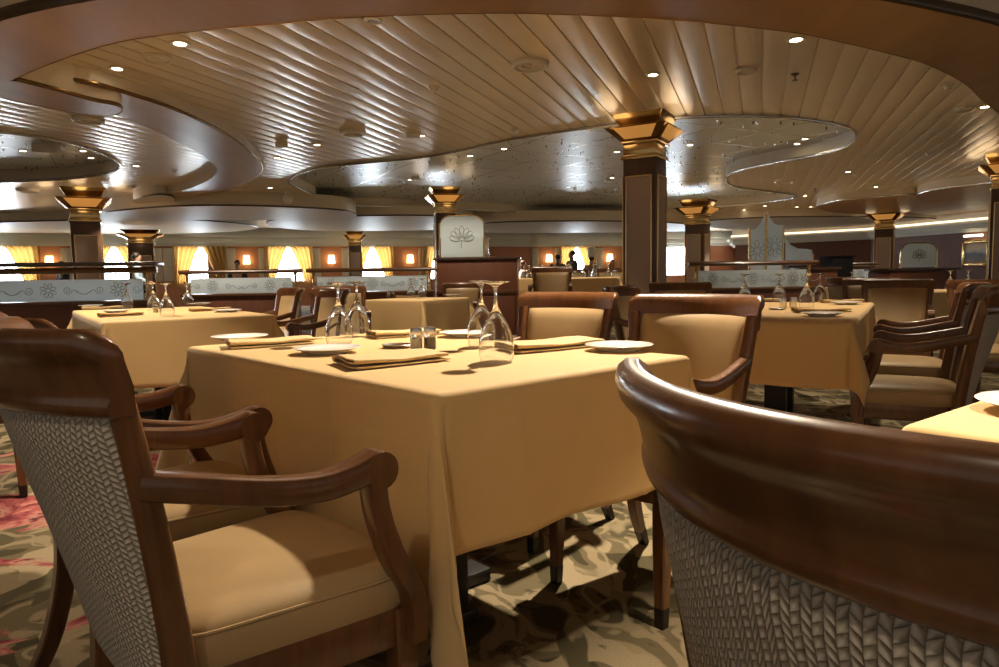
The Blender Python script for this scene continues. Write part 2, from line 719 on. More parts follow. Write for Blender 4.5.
poly = inn + list(reversed(out))
m = MB()
m.prism(poly, ZR, ZP + .01, 0, 1, 1)
trim(m, [M['soffit'], M['cream']], 'broad bronze ceiling ring curving above the front tables', angle=50)
m = MB()
m.tube([(p.x, p.y, ZR + .016) for p in inn], .02, .036, 8)
trim(m, M['brass_dark'], 'bronze bead on the inner edge of the front ceiling ring')
m = MB()
m.tube([(p.x, p.y, ZR + .03) for p in out], .05, .075, 8)
trim(m, M['dark_trim'], 'dark moulding on the outer edge of the front ceiling ring')

S2a = [(64, 80), (98, 86), (135, 97), (168, 108), (207, 125), (238, 143), (257, 159), (263, 168), (257, 177), (241, 186), (219, 192), (179, 198)]
S2b = [(141, 197), (182, 190.5), (207, 181), (216.5, 172), (214, 165), (202, 155), (179, 143), (151, 129), (120, 117), (80, 102), (55, 90)]
pa = [v.xy for v in spline([at(x, y, ZB) for x, y in S2a], 6)]
pb = [v.xy for v in spline([at(x, y, ZB) for x, y in S2b], 6)]
m = MB()
m.prism(pa + pb, ZB, ZP + .01, 0, 1, 1)
trim(m, [M['soffit'], M['cream']], 'crescent bronze ceiling band at the left', angle=50)
m = MB()
m.tube([(p.x, p.y, ZB + .016) for p in pa], .02, .036, 8)
trim(m, M['brass_dark'], 'bronze bead of the crescent ceiling band')

soffit([(818, 208), (832, 202), (850, 199.5), (885, 197), (917, 195), (950, 200), (1030, 203), (1100, 222), (1010, 216), (860, 214)], 2.58, 'narrow bronze ceiling band at the far right', edge_mat='lip')
soffit([(916, 197), (925, 192), (945, 188.5), (975, 185), (1010, 181), (1080, 176), (1120, 190), (1010, 200), (955, 202), (928, 202)], 2.56, 'curved bronze ceiling band beside the right column', edge_mat='lip')
soffit([(134, 200), (145, 197), (160, 195), (172, 197), (174, 202), (160, 205), (138, 204)], 2.56, 'small rounded ceiling band above the left column', mats=[M['band'], M['cream']])
soffit([(100, 214), (160, 207.5), (230, 206), (300, 208), (350, 212), (345, 219), (250, 220), (160, 220), (105, 221)], 2.45, 'long cream ceiling band at the far left', mats=[M['band'], M['cream']])
soffit([(-60, 226), (60, 221), (160, 219), (240, 224), (255, 229), (200, 233), (60, 236), (-60, 238)], 2.5, 'far bronze ceiling band above the left windows', mats=[M['band'], M['cream']])
soffit([(270, 221), (330, 217), (430, 216), (470, 220), (460, 229), (340, 231), (280, 228)], 2.5, 'far ceiling band above the window curtains', mats=[M['band'], M['cream']])
soffit([(470, 226), (520, 222), (640, 222), (700, 226), (690, 231), (560, 233), (480, 232)], 2.45, 'far ceiling band above the group of people', mats=[M['band'], M['cream']])
soffit([(700, 223), (760, 218), (850, 217), (935, 219), (940, 226), (840, 229), (740, 230)], 2.5, 'far ceiling band above the right panelling', mats=[M['band'], M['cream']])

# ------------------------------------------------------------------ walls
WX = [(-480, 19.0), (0, 22.0), (210, 24.3), (430, 27.0), (530, 28.6), (735, 31.0)]
wallpts = [Vector(((px - 499.5) / F * d, d)) for px, d in WX]
wallpts2 = [wallpts[-1], Vector((735 - 499.5, 0)) / F * 28 + Vector((0, 28)), Vector((870 - 499.5, 0)) / F * 24.5 + Vector((0, 24.5)), Vector((1010 - 499.5, 0)) / F * 19.5 + Vector((0, 19.5)), Vector((1500 - 499.5, 0)) / F * 11.5 + Vector((0, 11.5))]


def wall_hit(px, pts):
    """where the ray through image column px (at the horizon) meets the wall line"""
    k = (px - 499.5) / F
    for a, c in zip(pts, pts[1:]):
        # point a+s(c-a): x = k*y
        den = (c.x - a.x) - k * (c.y - a.y)
        if abs(den) < 1e-9:
            continue
        s = (k * a.y - a.x) / den
        if -1e-6 <= s <= 1 + 1e-6:
            d = (c - a).normalized()
            return a + (c - a) * s, d
    return None, None


def wall_line(pts, holes, name, mat, label, side):
    m = MB()
    for a, c in zip(pts, pts[1:]):
        d = (c - a)
        L = d.length
        d.normalize()
        n = Vector((d.y, -d.x))
        cuts = sorted([(h0, h1) for p, dd, h0, h1 in [((x - a), 0, (x - a).dot(d) - w / 2, (x - a).dot(d) + w / 2) for x, w in holes if abs((x - a).dot(n)) < .05 and 0 < (x - a).dot(d) < L]])

        def seg(s0, s1, z0, z1):
            if s1 - s0 < .01:
                return
            p, q = a + d * s0, a + d * s1
            mid = (p + q) / 2 - n * .06
            m.box((mid.x, mid.y, (z0 + z1) / 2), (s1 - s0, .12, z1 - z0), math.atan2(d.y, d.x))
        s = 0
        for h0, h1 in cuts:
            seg(s, max(h0, 0), 0, 2.95)
            seg(max(h0, 0), min(h1, L), 0, WZ0)
            seg(max(h0, 0), min(h1, L), WZ1, 2.95)
            s = min(h1, L)
        seg(s, L, 0, 2.95)
    tag(m.build(name, mat), label, 'wall', kind='structure')
    # cornice
    m = MB()
    for a, c in zip(pts, pts[1:]):
        d = (c - a)
        L = d.length
        d.normalize()
        n = Vector((d.y, -d.x))
        for z0, z1, dep in (((2.12, 2.22, .10), (2.22, 2.42, .22), (2.42, 2.50, .34), (2.50, 2.94, .13)) if side == 'window wall' else ((2.03, 2.12, .10), (2.12, 2.26, .22), (2.26, 2.33, .34), (2.33, 2.94, .13))):
            mid = (a + c) / 2 + n * dep / 2
            m.box((mid.x, mid.y, (z0 + z1) / 2), (L + .1, dep, z1 - z0), math.atan2(d.y, d.x))
    trim(m, M['cream_trim'], 'pale stepped cornice along the ' + side)


WZ0, WZ1 = .85, 2.12
wins = [(-330, 2.0), (-230, 2.0), (-110, 2.0), (8, 1.75), (118, 1.75), (204, 1.6), (291, 1.6), (374, 1.5), (440, 1.3), (577, 1.5), (684, 2.2)]
holes = []
for px, w in wins:
    p, d = wall_hit(px, wallpts)
    holes.append((p, w))
wall_line(wallpts, holes, 'wall_back', M['wall'], 'terracotta back wall with curtained windows', 'window wall')
wall_line(wallpts2, [], 'wall_right', M['wood_panel'], 'red wood panelled wall at the far right', 'panelled wall')
# lit cove strip on the right cornice
m = MB()
for a, c in zip(wallpts2[1:], wallpts2[2:]):
    d = (c - a).normalized()
    n = Vector((d.y, -d.x))
    q = [a + n * .36, c + n * .36]
    m.tube([(v.x, v.y, 2.37) for v in q], .05, .07, 6)
trim(m, M['cove'], 'lit cove strip over the right panelling')
# left and rear of the room are beyond the frame: a side wall on each flank, the rear is left open so world light fills the room
for nm, x in (('wall_left', -22.5),):
    m = MB()
    m.box((x, 8, 1.5), (.15, 24, 3.0))
    tag(m.build(nm, M['wall']), 'plain terracotta side wall beyond the left tables', 'wall', kind='structure')


def curtain_pair(p, d, w):
    """two gold curtains that meet at the top and are drawn aside"""
    n = Vector((d.y, -d.x))
    res = []
    for sgn in (-1, 1):
        m = MB()

        def fn(u, v, sgn=sgn):
            z = lerp(WZ0 - .1, WZ1, v)
            inner = lerp(.02, .34, (1 - v) ** .8) * w
            outer = w * .56
            s = sgn * lerp(inner, outer, u)
            dep = .07 + .035 * math.sin(u * 2 * PI * 5)
            q = p + d * s + n * dep
            return (q.x, q.y, z)
        m.grid(fn, 40, 8)
        res.append(m)
    return res


CURT = ['gold curtain drawn aside at the %s, %s panel']
wnames = {3: 'window at the extreme left edge', 4: 'window just right of the left column', 5: 'window between the two left wall lamps', 6: 'window left of the narrow far column', 7: 'window right of the narrow far column',
          8: 'window behind the etched glass server', 9: 'window behind the group of people', 10: 'window right of the central column'}
for i, ((px, w), (p, ww)) in enumerate(zip(wins, holes)):
    _, d = wall_hit(px, wallpts)
    n = Vector((d.y, -d.x))
    ang = math.atan2(d.y, d.x)
    fr = MB()
    zc, zh = (WZ0 + WZ1) / 2, WZ1 - WZ0
    for s in (-1, 1):
        q = p + d * (s * (w / 2 - .03)) - n * .06
        fr.box((q.x, q.y, zc), (.06, .14, zh), ang)
    for z in (WZ0 + .03, WZ1 - .03):
        q = p - n * .06
        fr.box((q.x, q.y, z), (w, .14, .06), ang)
    f = tag(fr.build('window_%d' % (i + 1), M['cream_trim']), 'bright window in the back wall', 'window', kind='structure')
    gl = MB()
    q = p - n * .10
    gl.box((q.x, q.y, zc), (w - .1, .01, zh - .1), ang)
    gl.build('pane', M['sky'], f)
    if i >= 3 and i != 10:
        for m, sd in zip(curtain_pair(p, d, w), ('left', 'right')):
            o = m.build('curtain', M['curtain'], weld='w', angle=80)
            tag(o, 'gold curtain drawn aside, %s half, at the %s' % (sd, wnames[i]), 'curtain', 'gold curtains along the window wall')

# pilasters and sconces
pil = [(72, .5), (172, .45), (233, .45), (266, .42), (318, .4), (348, .4), (424, .38), (536, .35), (559, .35), (600, .35), (161, .3), (97, .3)]
for i, (px, w) in enumerate(pil):
    p, d = wall_hit(px, wallpts)
    n = Vector((d.y, -d.x))
    m = MB()
    q = p + n * .03
    m.box((q.x, q.y, 1.5), (w * .8, .06, 1.1), math.atan2(d.y, d.x))
    trim(m, M['pilaster'], 'pale padded wall panel beside a window', bevel=.01)
sconce_px = [(54, 'left of the big left column'), (249, 'between the second and third curtained windows'), (333, 'left of the narrow far column'), (411, 'left of the etched glass server'), (549, 'left of the person in a black suit'), (609, 'above the person with fair hair')]
first = None
for px, lb in sconce_px:
    p, d = wall_hit(px, wallpts)
    n = Vector((d.y, -d.x))
    q = p + n * .02
    o = empty('wall_lamp', (q.x, q.y, 1.62), math.atan2(d.y, d.x))
    tag(o, 'glowing wall lamp with square shade, ' + lb, 'wall lamp', 'wall lamps between the windows')
    if first is None:
        m = MB().box((0, 0, 0), (.16, .03, .2))
        a = m.build('back_plate', M['brass'], o)
        m = MB().box((0, -.12, .03), (.24, .16, .30), taper=.8)
        s_ = m.build('shade', M['sconce'], o, bevel=.01)
        m = MB()
        for sx in (-1, 1):
            m.tube([(sx * .05, 0, -.05), (sx * .08, -.12, -.15), (sx * .09, -.14, -.12)], .02)
        c_ = m.build('bracket', M['brass'], o)
        first = [a, s_, c_]
    else:
        for x in first:
            y = x.copy()
            COL.objects.link(y)
            y.parent = o

# painting on the right wall with its lamp
p, d = wall_hit(976, wallpts2)
n = Vector((d.y, -d.x))
ang = math.atan2(d.y, d.x)
q = p + n * .05
pt = empty('framed_painting', (q.x, q.y, 0), ang)
tag(pt, 'dark landscape painting in a gilt frame on the right wall', 'painting')
m = MB()
for sx in (-1, 1):
    m.box((sx * .40, 0, 1.42), (.10, .06, .76))
for z in (1.09, 1.75):
    m.box((0, 0, z), (.9, .06, .10))
m.build('frame', M['brass'], pt, bevel=.012)
MB().box((0, .01, 1.42), (.74, .02, .6)).build('canvas', M['painting'], pt)
pl = MB().tube([(-.3, -.12, 1.92), (.3, -.12, 1.92)], .06, n=10).build('picture_lamp', M['piclight'], pt)


# ------------------------------------------------------------------ chairs
def back_pt(s, z, off=0.0):
    u = max(0.0, (z - .36) / .52)
    w = lerp(.183, .222, u)
    y = -.200 - .085 * u ** 1.35
    c = lerp(.012, .082, u)
    return Vector((s * w, y - c * (1 - s * s) + off, z))


def seat_outline(k=1.0, n=56):
    out = []
    for i in range(n):
        a = 2 * PI * i / n
        ca, sa = math.cos(a), math.sin(a)
        e = .26
        x = math.copysign(abs(ca) ** e, ca)
        y = math.copysign(abs(sa) ** e, sa)
        yy = -.003 + y * .197 * k
        hw = lerp(.180, .222, (yy + .20) / .42)
        out.append((x * hw * (1 - .012 * (1 - k)) * (k if k < 1 else 1), yy + .012 * (1 - x * x) * (y > 0)))
    return out


def make_chair(label, group='dining chairs around the tables'):
    root = empty('dining_chair')
    tag(root, label, 'chair', group)
    # legs
    for s in (-1, 1):
        m = MB()
        m.tube([(s * .196, .166, .40), (s * .196, .167, .22), (s * .197, .170, .055)], [.044, .041, .031], n=8, square=True, up=Vector((0, 1, 0)))
        o = m.build('leg', M['wood'], root)
        m = MB()
        m.tube([(s * .197, .170, .056), (s * .197, .171, .0)], [.033, .029], n=8, square=True, up=Vector((0, 1, 0)))
        m.build('foot_cap', M['cap'], o)
    for s in (-1, 1):
        m = MB()
        pth = spline([(s * .188, -.188, .40), (s * .190, -.194, .28), (s * .194, -.225, .14), (s * .20, -.262, .055)], 4)
        m.tube(pth, [lerp(.048, .032, i / (len(pth) - 1)) for i in range(len(pth))], n=8, square=True, up=Vector((0, 1, 0)))
        o = m.build('leg', M['wood'], root)
        m = MB()
        m.tube([(s * .20, -.261, .057), (s * .202, -.288, .0)], [.034, .028], n=8, square=True, up=Vector((0, 1, 0)))
        m.build('foot_cap', M['cap'], o)
    # stiles
    for s in (-1, 1):
        m = MB()
        rings = []
        for i in range(15):
            z = lerp(.37, .822, i / 14)
            p = back_pt(s, z)
            w, d = .017, lerp(.030, .021, i / 14)
            q = .75
            rings.append([(p.x + x * w + s * .002, p.y + .014 + y * d * .72, z) for x, y in ((-1, -q), (-q, -1), (q, -1), (1, -q), (1, q), (q, 1), (-q, 1), (-1, q))])
        m.rings(rings)
        m.build('stile', M['wood'], root, angle=50)
    # crest rail: a rolled bead over a deep shaped panel
    prof = [(.013, .776), (.015, .81), (.014, .845), (.013, .859), (.007, .871), (-.004, .879), (-.016, .880), (-.027, .874), (-.032, .863), (-.030, .852), (-.024, .844), (-.019, .839),
            (-.0165, .832), (-.0145, .820), (-.0135, .805), (-.0135, .795), (-.0165, .791), (-.0175, .785), (-.0165, .778), (-.012, .774)]
    m = MB()
    rings = []
    NS = 36
    for i in range(NS + 1):
        s = lerp(-1.10, 1.10, i / NS)
        e = min(1.0, (1.10 - abs(s)) / .07)
        k = .72 + .28 * math.sqrt(max(0, 1 - (1 - e) ** 2))
        r_ = []
        for oy, z in prof:
            zz = .828 + (z - .828) * (k if z > .83 else 1)
            p = back_pt(s, max(.7, zz), 0)
            base = back_pt(s, .82)
            kk = k if z > .83 else 1
            r_.append((p.x, lerp(p.y, base.y, .3) + oy * kk, zz))
        rings.append(r_)
    m.rings(rings)
    m.build('crest_rail', M['wood'], root, angle=50)

    # padded inner back
    def pad(front, z0, z1, sw, thick, bul, name, mat, uvs=None):
        m = MB()
        NU, NV = 24, 20
        vs, uv = [], []
        for j in range(NV + 1):
            for i in range(NU + 1):
                s, v = lerp(-sw, sw, i / NU), j / NV
                z = lerp(z0, z1, v)
                ed = min(1, min(i, NU - i) / 2.0, min(j, NV - j) / 2.0)
                ed = math.sin(ed * PI / 2)
                bl = bul * (1 - (s / sw) ** 4) * (1 - (2 * v - 1) ** 4)
                p = back_pt(s, z, front * (thick * ed + bl))
                vs.append(p)
                uv.append((p.x / .0080, z / .0086))
        fs = [(j * (NU + 1) + i, j * (NU + 1) + i + 1, (j + 1) * (NU + 1) + i + 1, (j + 1) * (NU + 1) + i) for j in range(NV) for i in range(NU)]
        if front > 0:
            fs = [tuple(f) for f in fs]
        else:
            fs = [tuple(reversed(f)) for f in fs]
        m.add(vs, fs)
        if uvs:
            m.uv = uv
        return m.build(name, mat, root, weld='x', angle=80)
    pad(1, .43, .830, .97, .022, .012, 'back_cushion', M['leather'])
    pad(-1, .345, .784, 1.06, .012, .010, 'back_panel', M['weave'], True)
    # seat
    m = MB()
    rings = []
    for k, z in ((.985, .402), (1.0, .410), (1.012, .430), (1.0, .450), (.985, .457), (.94, .467), (.82, .476), (.6, .483), (.3, .487), (.05, .488)):
        o_ = seat_outline(min(k, 1.0))
        kk = k if k > 1 else 1
        rings.append([(x * kk, -.003 + (y + .003) * kk, z) for x, y in o_])
    m.rings(rings)
    so = m.build('seat', M['leather'], root, angle=60)
    m = MB()
    m.tube([(x, y, .455) for x, y in seat_outline(.995)], .006, n=6, closed=True)
    m.build('piping', M['leather'], so)
    m = MB()
    o_ = seat_outline(1.0)
    m.prism([(x * .99, -.003 + (y + .003) * .99) for x, y in o_], .338, .404)
    m.build('seat_frame', M['wood'], root, bevel=.004)
    # arms
    for s in (-1, 1):
        m = MB()
        pth = spline([(s * .212, -.235, .684), (s * .222, -.165, .668), (s * .231, -.08, .648), (s * .235, .0, .638), (s * .232, .06, .643), (s * .229, .10, .653)], 4)
        n_ = len(pth)
        m.tube(pth, [lerp(.030, .040, i / (n_ - 1)) for i in range(n_)], [lerp(.034, .042, i / (n_ - 1)) for i in range(n_)], n=8, square=True)
        # scrolled end
        rr = []
        for k in range(2):
            xx = s * .229 + (-.021 + .042 * k)
            rr.append([(xx, .103 + .029 * math.cos(2 * PI * j / 18), .643 + .029 * math.sin(2 * PI * j / 18)) for j in range(18)])
        m.rings(rr)
        m.build('arm', M['wood'], root, angle=50)
        m = MB()
        pth = spline([(s * .229, .096, .632), (s * .228, .104, .575), (s * .226, .130, .50), (s * .222, .164, .44), (s * .216, .177, .385), (s * .213, .177, .345)], 4)
        m.tube(pth, .034, [lerp(.034, .046, i / (len(pth) - 1)) for i in range(len(pth))], n=8, square=True, up=Vector((1, 0, 0)))
        m.build('arm_post', M['wood'], root, angle=50)
    return root


chair0 = make_chair('x')
USED = [False]


def chair(cx, cy, az, label, z=0.0, group=None, h=1.012):
    """cx, cy: where the middle of the crest rail stands on plan; az: the way the sitter faces"""
    f = azv(az)
    o = chair0 if not USED[0] else copy_tree(chair0)
    USED[0] = True
    o.location = (cx + f.x * .30, cy + f.y * .30, z)
    o.rotation_euler = (0, 0, R(-az))
    o.scale = (1, 1, h)
    o['label'] = label
    if group:
        o['group'] = group
    return o


# ------------------------------------------------------------------ tables and cloths
def table(center, rot, L, W, z=0.0, label='', cloth_label='', drops=(.38, .38, .38, .38), res=.03, seed=1, fine=False, fins=(.42, .42, .42, .42), calm=(1, 1, 1, 1), bend=1.0):
    t = empty('dining_table', (center[0], center[1], z), rot)
    tag(t, label, 'table', 'dining tables under the gold cloths')
    MB().box((0, 0, .732), (L - .02, W - .02, .028)).build('table_top', M['wood_dark'], t, bevel=.004)
    for s in (-1, 1):
        MB().box((s * .14, 0, .37), (.075, .11, .70)).build('pedestal', M['black'], t, bevel=.004)
    m = MB()
    m.box((0, 0, .022), (.46, .10, .04)).box((0, 0, .0225), (.10, .5, .04))
    m.build('base', M['black'], t, bevel=.004)
    # the cloth: flat top, hanging sides with soft waves, folded corners
    rnd = random.Random(seed)
    ph = [rnd.uniform(0, 6) for _ in range(12)]
    m = MB()
    rad = .016
    hx, hy = L / 2 - rad, W / 2 - rad
    ZC = .7475

    def hang(s, fl):
        if s < rad * PI / 2:
            a = s / rad
            return rad * math.sin(a), -rad * (1 - math.cos(a))
        return rad + fl * (s - rad * PI / 2), -rad - (s - rad * PI / 2) * math.sqrt(1 - fl * fl)

    def steps(d):
        base = [0, .006, .012, .018, .025]
        n = max(4, int((d - .025) / res))
        return base + [.025 + (d - .025) * (i + 1) / n for i in range(n)]
    nx, ny = max(8, int(2 * hx / res)), max(6, int(2 * hy / res))
    xs = [lerp(-hx, hx, i / nx) for i in range(nx + 1)]
    ys = [lerp(-hy, hy, i / ny) for i in range(ny + 1)]
    m.add([(x, y, ZC) for y in ys for x in xs], [(j * (nx + 1) + i, j * (nx + 1) + i + 1, (j + 1) * (nx + 1) + i + 1, (j + 1) * (nx + 1) + i) for j in range(ny) for i in range(nx)])

    def side(vals, axis, sgn, d, p1, p2, cm_):
        st = steps(d)
        L_ = vals[-1] - vals[0]
        vs = []
        for s in st:
            for v in vals:
                u = (v - vals[0]) / L_
                e = max(0.0, math.sin(PI * u)) ** .6
                hg, zz = hang(s, .05 * cm_)
                k = max(0, s - .05) / d
                hg += cm_ * e * k * k * (.016 * math.sin(u * L_ * 9 + p1) + .010 * math.sin(u * L_ * 17 + p2))
                if fine:
                    # ironed creases: one level, two upright
                    lv = .125 + .012 * math.sin(u * 13 + p1)
                    hg += .0035 * math.exp(-((s - lv) / .010) ** 2) * e
                    for cu in (.27, .52, .77):
                        hg += .0045 * math.exp(-((u - cu) * L_ / .007) ** 2) * min(1, s / .06)
                zz += e * .012 * math.sin(u * L_ * 5 + p2) * k
                if axis == 'x':
                    vs.append((sgn * (hx + hg), v, ZC + zz))
                else:
                    vs.append((v, sgn * (hy + hg), ZC + zz))
        n = len(vals)
        fs = []
        for j in range(len(st) - 1):
            for i in range(n - 1):
                f = (j * n + i, j * n + i + 1, (j + 1) * n + i + 1, (j + 1) * n + i)
                fs.append(f)
        m.add(vs, fs)
    side(ys, 'x', -1, drops[0], ph[0], ph[1], calm[0])
    side(ys, 'x', 1, drops[1], ph[2], ph[3], calm[1])
    side(xs, 'y', 1, drops[2], ph[4], ph[5], calm[2])
    side(xs, 'y', -1, drops[3], ph[6], ph[7], calm[3])

    def corner(sx, sy, dx, dy, A, p, wa=1.0):
        sa, sb = steps(dx), steps(dy)
        eA, eB = Vector((sx, 0)), Vector((0, sy))
        ed = (eA * wa + eB).normalized()
        ep = (eA - eB).normalized()
        vs = []
        for bb in sb:
            for aa in sa:
                r_ = math.hypot(aa, bb)
                th = math.atan2(bb, aa) / (PI / 2) if r_ > 0 else .5
                un = (eA * math.cos(th * PI / 2) + eB * math.sin(th * PI / 2))
                g = math.sin(PI * th)
                H = eA * .03 * (1 - th) + eB * .03 * th + ed * A * g ** 1.1 + ep * ((.11 if wa == 1.0 else .03) * math.sin(2 * PI * th) * g + .05 * math.sin(4 * PI * th + p * .3) * g)
                hl = min(.9, H.length)
                if r_ < rad * PI / 2:
                    q = un * (rad * math.sin(r_ / rad))
                    zz = -rad * (1 - math.cos(r_ / rad))
                else:
                    rr = r_ - rad * PI / 2
                    kb = min(1, rr / .10)
                    Hs = H.normalized() * hl if H.length > .9 else H
                    Hb = Hs * kb + (un * .05) * (1 - kb)
                    q = un * rad + Hb * rr
                    zz = -rad - rr * math.sqrt(max(.05, 1 - Hb.length ** 2))
                vs.append((sx * hx + q.x, sy * hy + q.y, ZC + zz))
        n = len(sa)
        m.add(vs, [(j * n + i, j * n + i + 1, (j + 1) * n + i + 1, (j + 1) * n + i) for j in range(len(sb) - 1) for i in range(n - 1)])
    corner(-1, 1, drops[0], drops[2], fins[0], ph[8], bend)
    corner(1, 1, drops[1], drops[2], fins[1], ph[9])
    corner(-1, -1, drops[0], drops[3], fins[2], ph[10])
    corner(1, -1, drops[1], drops[3], fins[3], ph[11])
    me = m.mesh('tablecloth', M['cloth'], weld='n', angle=180)
    c = bpy.data.objects.new('tablecloth', me)
    COL.objects.link(c)
    c.location = (center[0], center[1], z)
    c.rotation_euler = (0, 0, rot)
    sm = c.modifiers.new('thick', 'SOLIDIFY')
    sm.thickness = .0018
    sm.offset = 1
    tag(c, cloth_label, 'tablecloth', 'gold tablecloths')
    return t


TOPZ = .7515


# ------------------------------------------------------------------ table ware
def glass_mesh():
    outer = [(.0395, 0), (.0425, .015), (.0435, .034), (.0415, .055), (.036, .075), (.027, .095), (.0165, .113), (.0095, .126), (.0055, .138), (.0040, .150), (.0040, .165), (.0055, .178), (.011, .186), (.023, .1905), (.0345, .1935), (.0350, .1955), (.033, .1965), (.012, .1965), (.0005, .197)]
    inner = [(.0382, .0), (.0412, .015), (.0421, .034), (.0400, .055), (.0342, .075), (.025, .094), (.0142, .110), (.0065, .119), (.0005, .122)]
    prof = outer + list(reversed(inner))[0:0]
    m = MB()
    n = 36
    oo = spline([(r, 0, z) for r, z in outer], 2)
    ii = spline([(r, 0, z) for r, z in inner], 2)
    chain = [(max(p.x, .0004), p.z) for p in reversed(ii)] + [(max(p.x, .0004), p.z) for p in oo]
    rings = [[(r * math.cos(2 * PI * k / n), r * math.sin(2 * PI * k / n), z) for k in range(n)] for r, z in chain]
    m.rings(rings)
    return m.mesh('wine_glass', M['glass'], angle=60)


GLASS = glass_mesh()


def put(name, me, p, label, cat, group, rz=0.0, s=1.0):
    o = bpy.data.objects.new(name, me)
    COL.objects.link(o)
    o.location = p
    o.rotation_euler = (0, 0, rz)
    o.scale = (s, s, s)
    return tag(o, label, cat, group)


def wine_glass(px, py, label, z=TOPZ):
    return put('wine_glass', GLASS, at(px, py, z), label, 'glass', 'upturned wine glasses')


PLATE = MB().lathe([(.0005, .0035), (.030, .003), (.052, .0), (.056, .0), (.058, .003), (.075, .0085), (.093, .0145), (.0945, .0155), (.093, .0165), (.074, .0115), (.058, .0068), (.0005, .0065)], 48, closed=False).mesh('side_plate', M['china'], angle=50)


def plate(px, py, label, z=TOPZ):
    return put('side_plate', PLATE, at(px, py, z), label, 'plate', 'white side plates')


def napkin_mesh(L=.21, W=.085):
    """a napkin folded into a long pad: one sheet rolled over itself, the folds showing at the ends"""
    sec = [(-.5, .0030), (-.2, .0022), (.2, .0022), (.47, .0028), (.515, .0075), (.47, .0120), (.2, .0105), (-.1, .0090), (-.40, .0100), (-.435, .0130), (-.40, .0162), (-.1, .0150), (.25, .0150), (.50, .0140), (.55, .0100), (.52, .0015)]
    sec = [(y * W, z) for y, z in sec]
    P = spline([(0, y, z) for y, z in sec], 3)
    m = MB()
    NL = 24
    th = .0013
    rings = []
    for i in range(NL + 1):
        u = i / NL
        x = (u - .5) * L
        amp = 1 + .35 * math.exp(-u / .12) + .10 * math.sin(u * 9)
        ring = []
        for side_ in (1, -1):
            seq = range(len(P)) if side_ == 1 else reversed(range(len(P)))
            for k in seq:
                a, c = P[max(k - 1, 0)], P[min(k + 1, len(P) - 1)]
                t = (c - a).normalized()
                nrm = Vector((0, -t.z, t.y))
                q = P[k] + nrm * th * side_
                zz = max(.0006, q.z) * (amp if q.z > .003 else 1)
                ring.append((x + .012 * math.sin(q.y * 40) * (1 if i in (0, NL) else 1), q.y * (1 + .06 * math.sin(u * 3)), zz))
        rings.append(ring)
    m.rings(rings)
    return m.mesh('napkin', M['napkin'], angle=45)


NAPKIN = napkin_mesh()


def napkin(ax, ay, bx, by, label, z=TOPZ, s=1.0):
    a, c = at(ax, ay, z), at(bx, by, z)
    d = c - a
    o = put('napkin', NAPKIN, (a + c) / 2, label, 'napkin', 'folded gold napkins', math.atan2(d.y, d.x))
    o.scale = (d.length / .21, s, 1)
    return o


def shaker_parts():
    g = MB()
    n = 24

    def ring(rad_, z, rib):
        return [((rad_ + rib * (k % 2)) * math.cos(2 * PI * k / 48), (rad_ + rib * (k % 2)) * math.sin(2 * PI * k / 48), z) for k in range(48)]
    g.rings([ring(.0145, .0, 0), ring(.0165, .002, .0), ring(.0165, .004, .0010), ring(.0165, .050, .0010), ring(.015, .052, 0)])
    c = MB().lathe([(.0172, .047), (.0176, .049), (.0176, .060), (.0160, .0645), (.008, .0665), (.0005, .067)], n)
    return g, c


def shaker(px, py, label, content, z=TOPZ):
    o = empty('shaker', at(px, py, z))
    tag(o, label, 'shaker', 'salt and pepper shakers')
    g, c = SHK
    for nm, me in (('jar', g), ('cap', c), ('contents', content)):
        q = bpy.data.objects.new(nm, me)
        COL.objects.link(q)
        q.parent = o
    return o


_g, _c = shaker_parts()
SHK = (_g.mesh('jar', M['glass'], angle=20), _c.mesh('cap', M['chrome'], angle=40))
M['salt'] = plain('salt', (.75, .70, .62), .9)
M['pepper'] = plain('pepper', (.22, .17, .12), .9)
SALT = MB().lathe([(.0005, .004), (.0135, .004), (.0140, .008), (.0138, .036), (.0005, .038)], 20).mesh('contents', M['salt'])
PEPPER = MB().lathe([(.0005, .004), (.0135, .004), (.0140, .008), (.0138, .036), (.0005, .038)], 20).mesh('contents', M['pepper'])
COASTER = MB().lathe([(.0005, .003), (.034, .003), (.040, .006), (.046, .009), (.047, .0082), (.042, .0015), (.036, .0), (.0005, .0)], 36).mesh('silver_dish', M['chrome'])
POT = MB().lathe([(.0005, .0), (.024, .0), (.025, .002), (.025, .066), (.024, .070), (.021, .071), (.0005, .072)], 30).mesh('steel_pot', M['chrome'], angle=40)


def dish(px, py, label, z=TOPZ):
    return put('silver_dish', COASTER, at(px, py, z), label, 'dish', 'small silver dishes')


# ---- main table
a = Vector((-.665, .746))
bdir = Vector((.746, .665))
N0 = Vector((-.118, 1.258))
LM, WM = 1.34, .82
cm = N0 + a * LM / 2 + bdir * WM / 2
ROTM = math.atan2(a.y, a.x)
table(cm, ROTM, LM, WM, 0, 'large table under the gold cloth in the middle foreground', 'gold cloth with folded near corner on the middle foreground table', (.31, .36, .45, .225), .014, 3, True, (.42, .30, .25, .30), (1.3, 1, .2, .3), 2.0)
wine_glass(496.5, 361, 'upturned wine glass nearest the front on the middle foreground table')
wine_glass(482, 346, 'upturned wine glass standing just behind the front one on the middle foreground table')
wine_glass(339.5, 343.5, 'upturned wine glass behind the left front plate, front one of the left pair')
wine_glass(358, 336, 'upturned wine glass at the back of the left pair, middle foreground table')
plate(240, 340, 'white side plate at the far left corner of the middle foreground table')
plate(327.5, 352.5, 'white side plate between two napkins on the left of the middle foreground table')
plate(619, 349.5, 'white side plate at the right end of the middle foreground table')
plate(466, 336, 'white side plate half hidden behind the wine glasses, middle foreground table')
napkin(229, 347.5, 312, 341.5, 'folded gold napkin beside the far left plate', s=1.7)
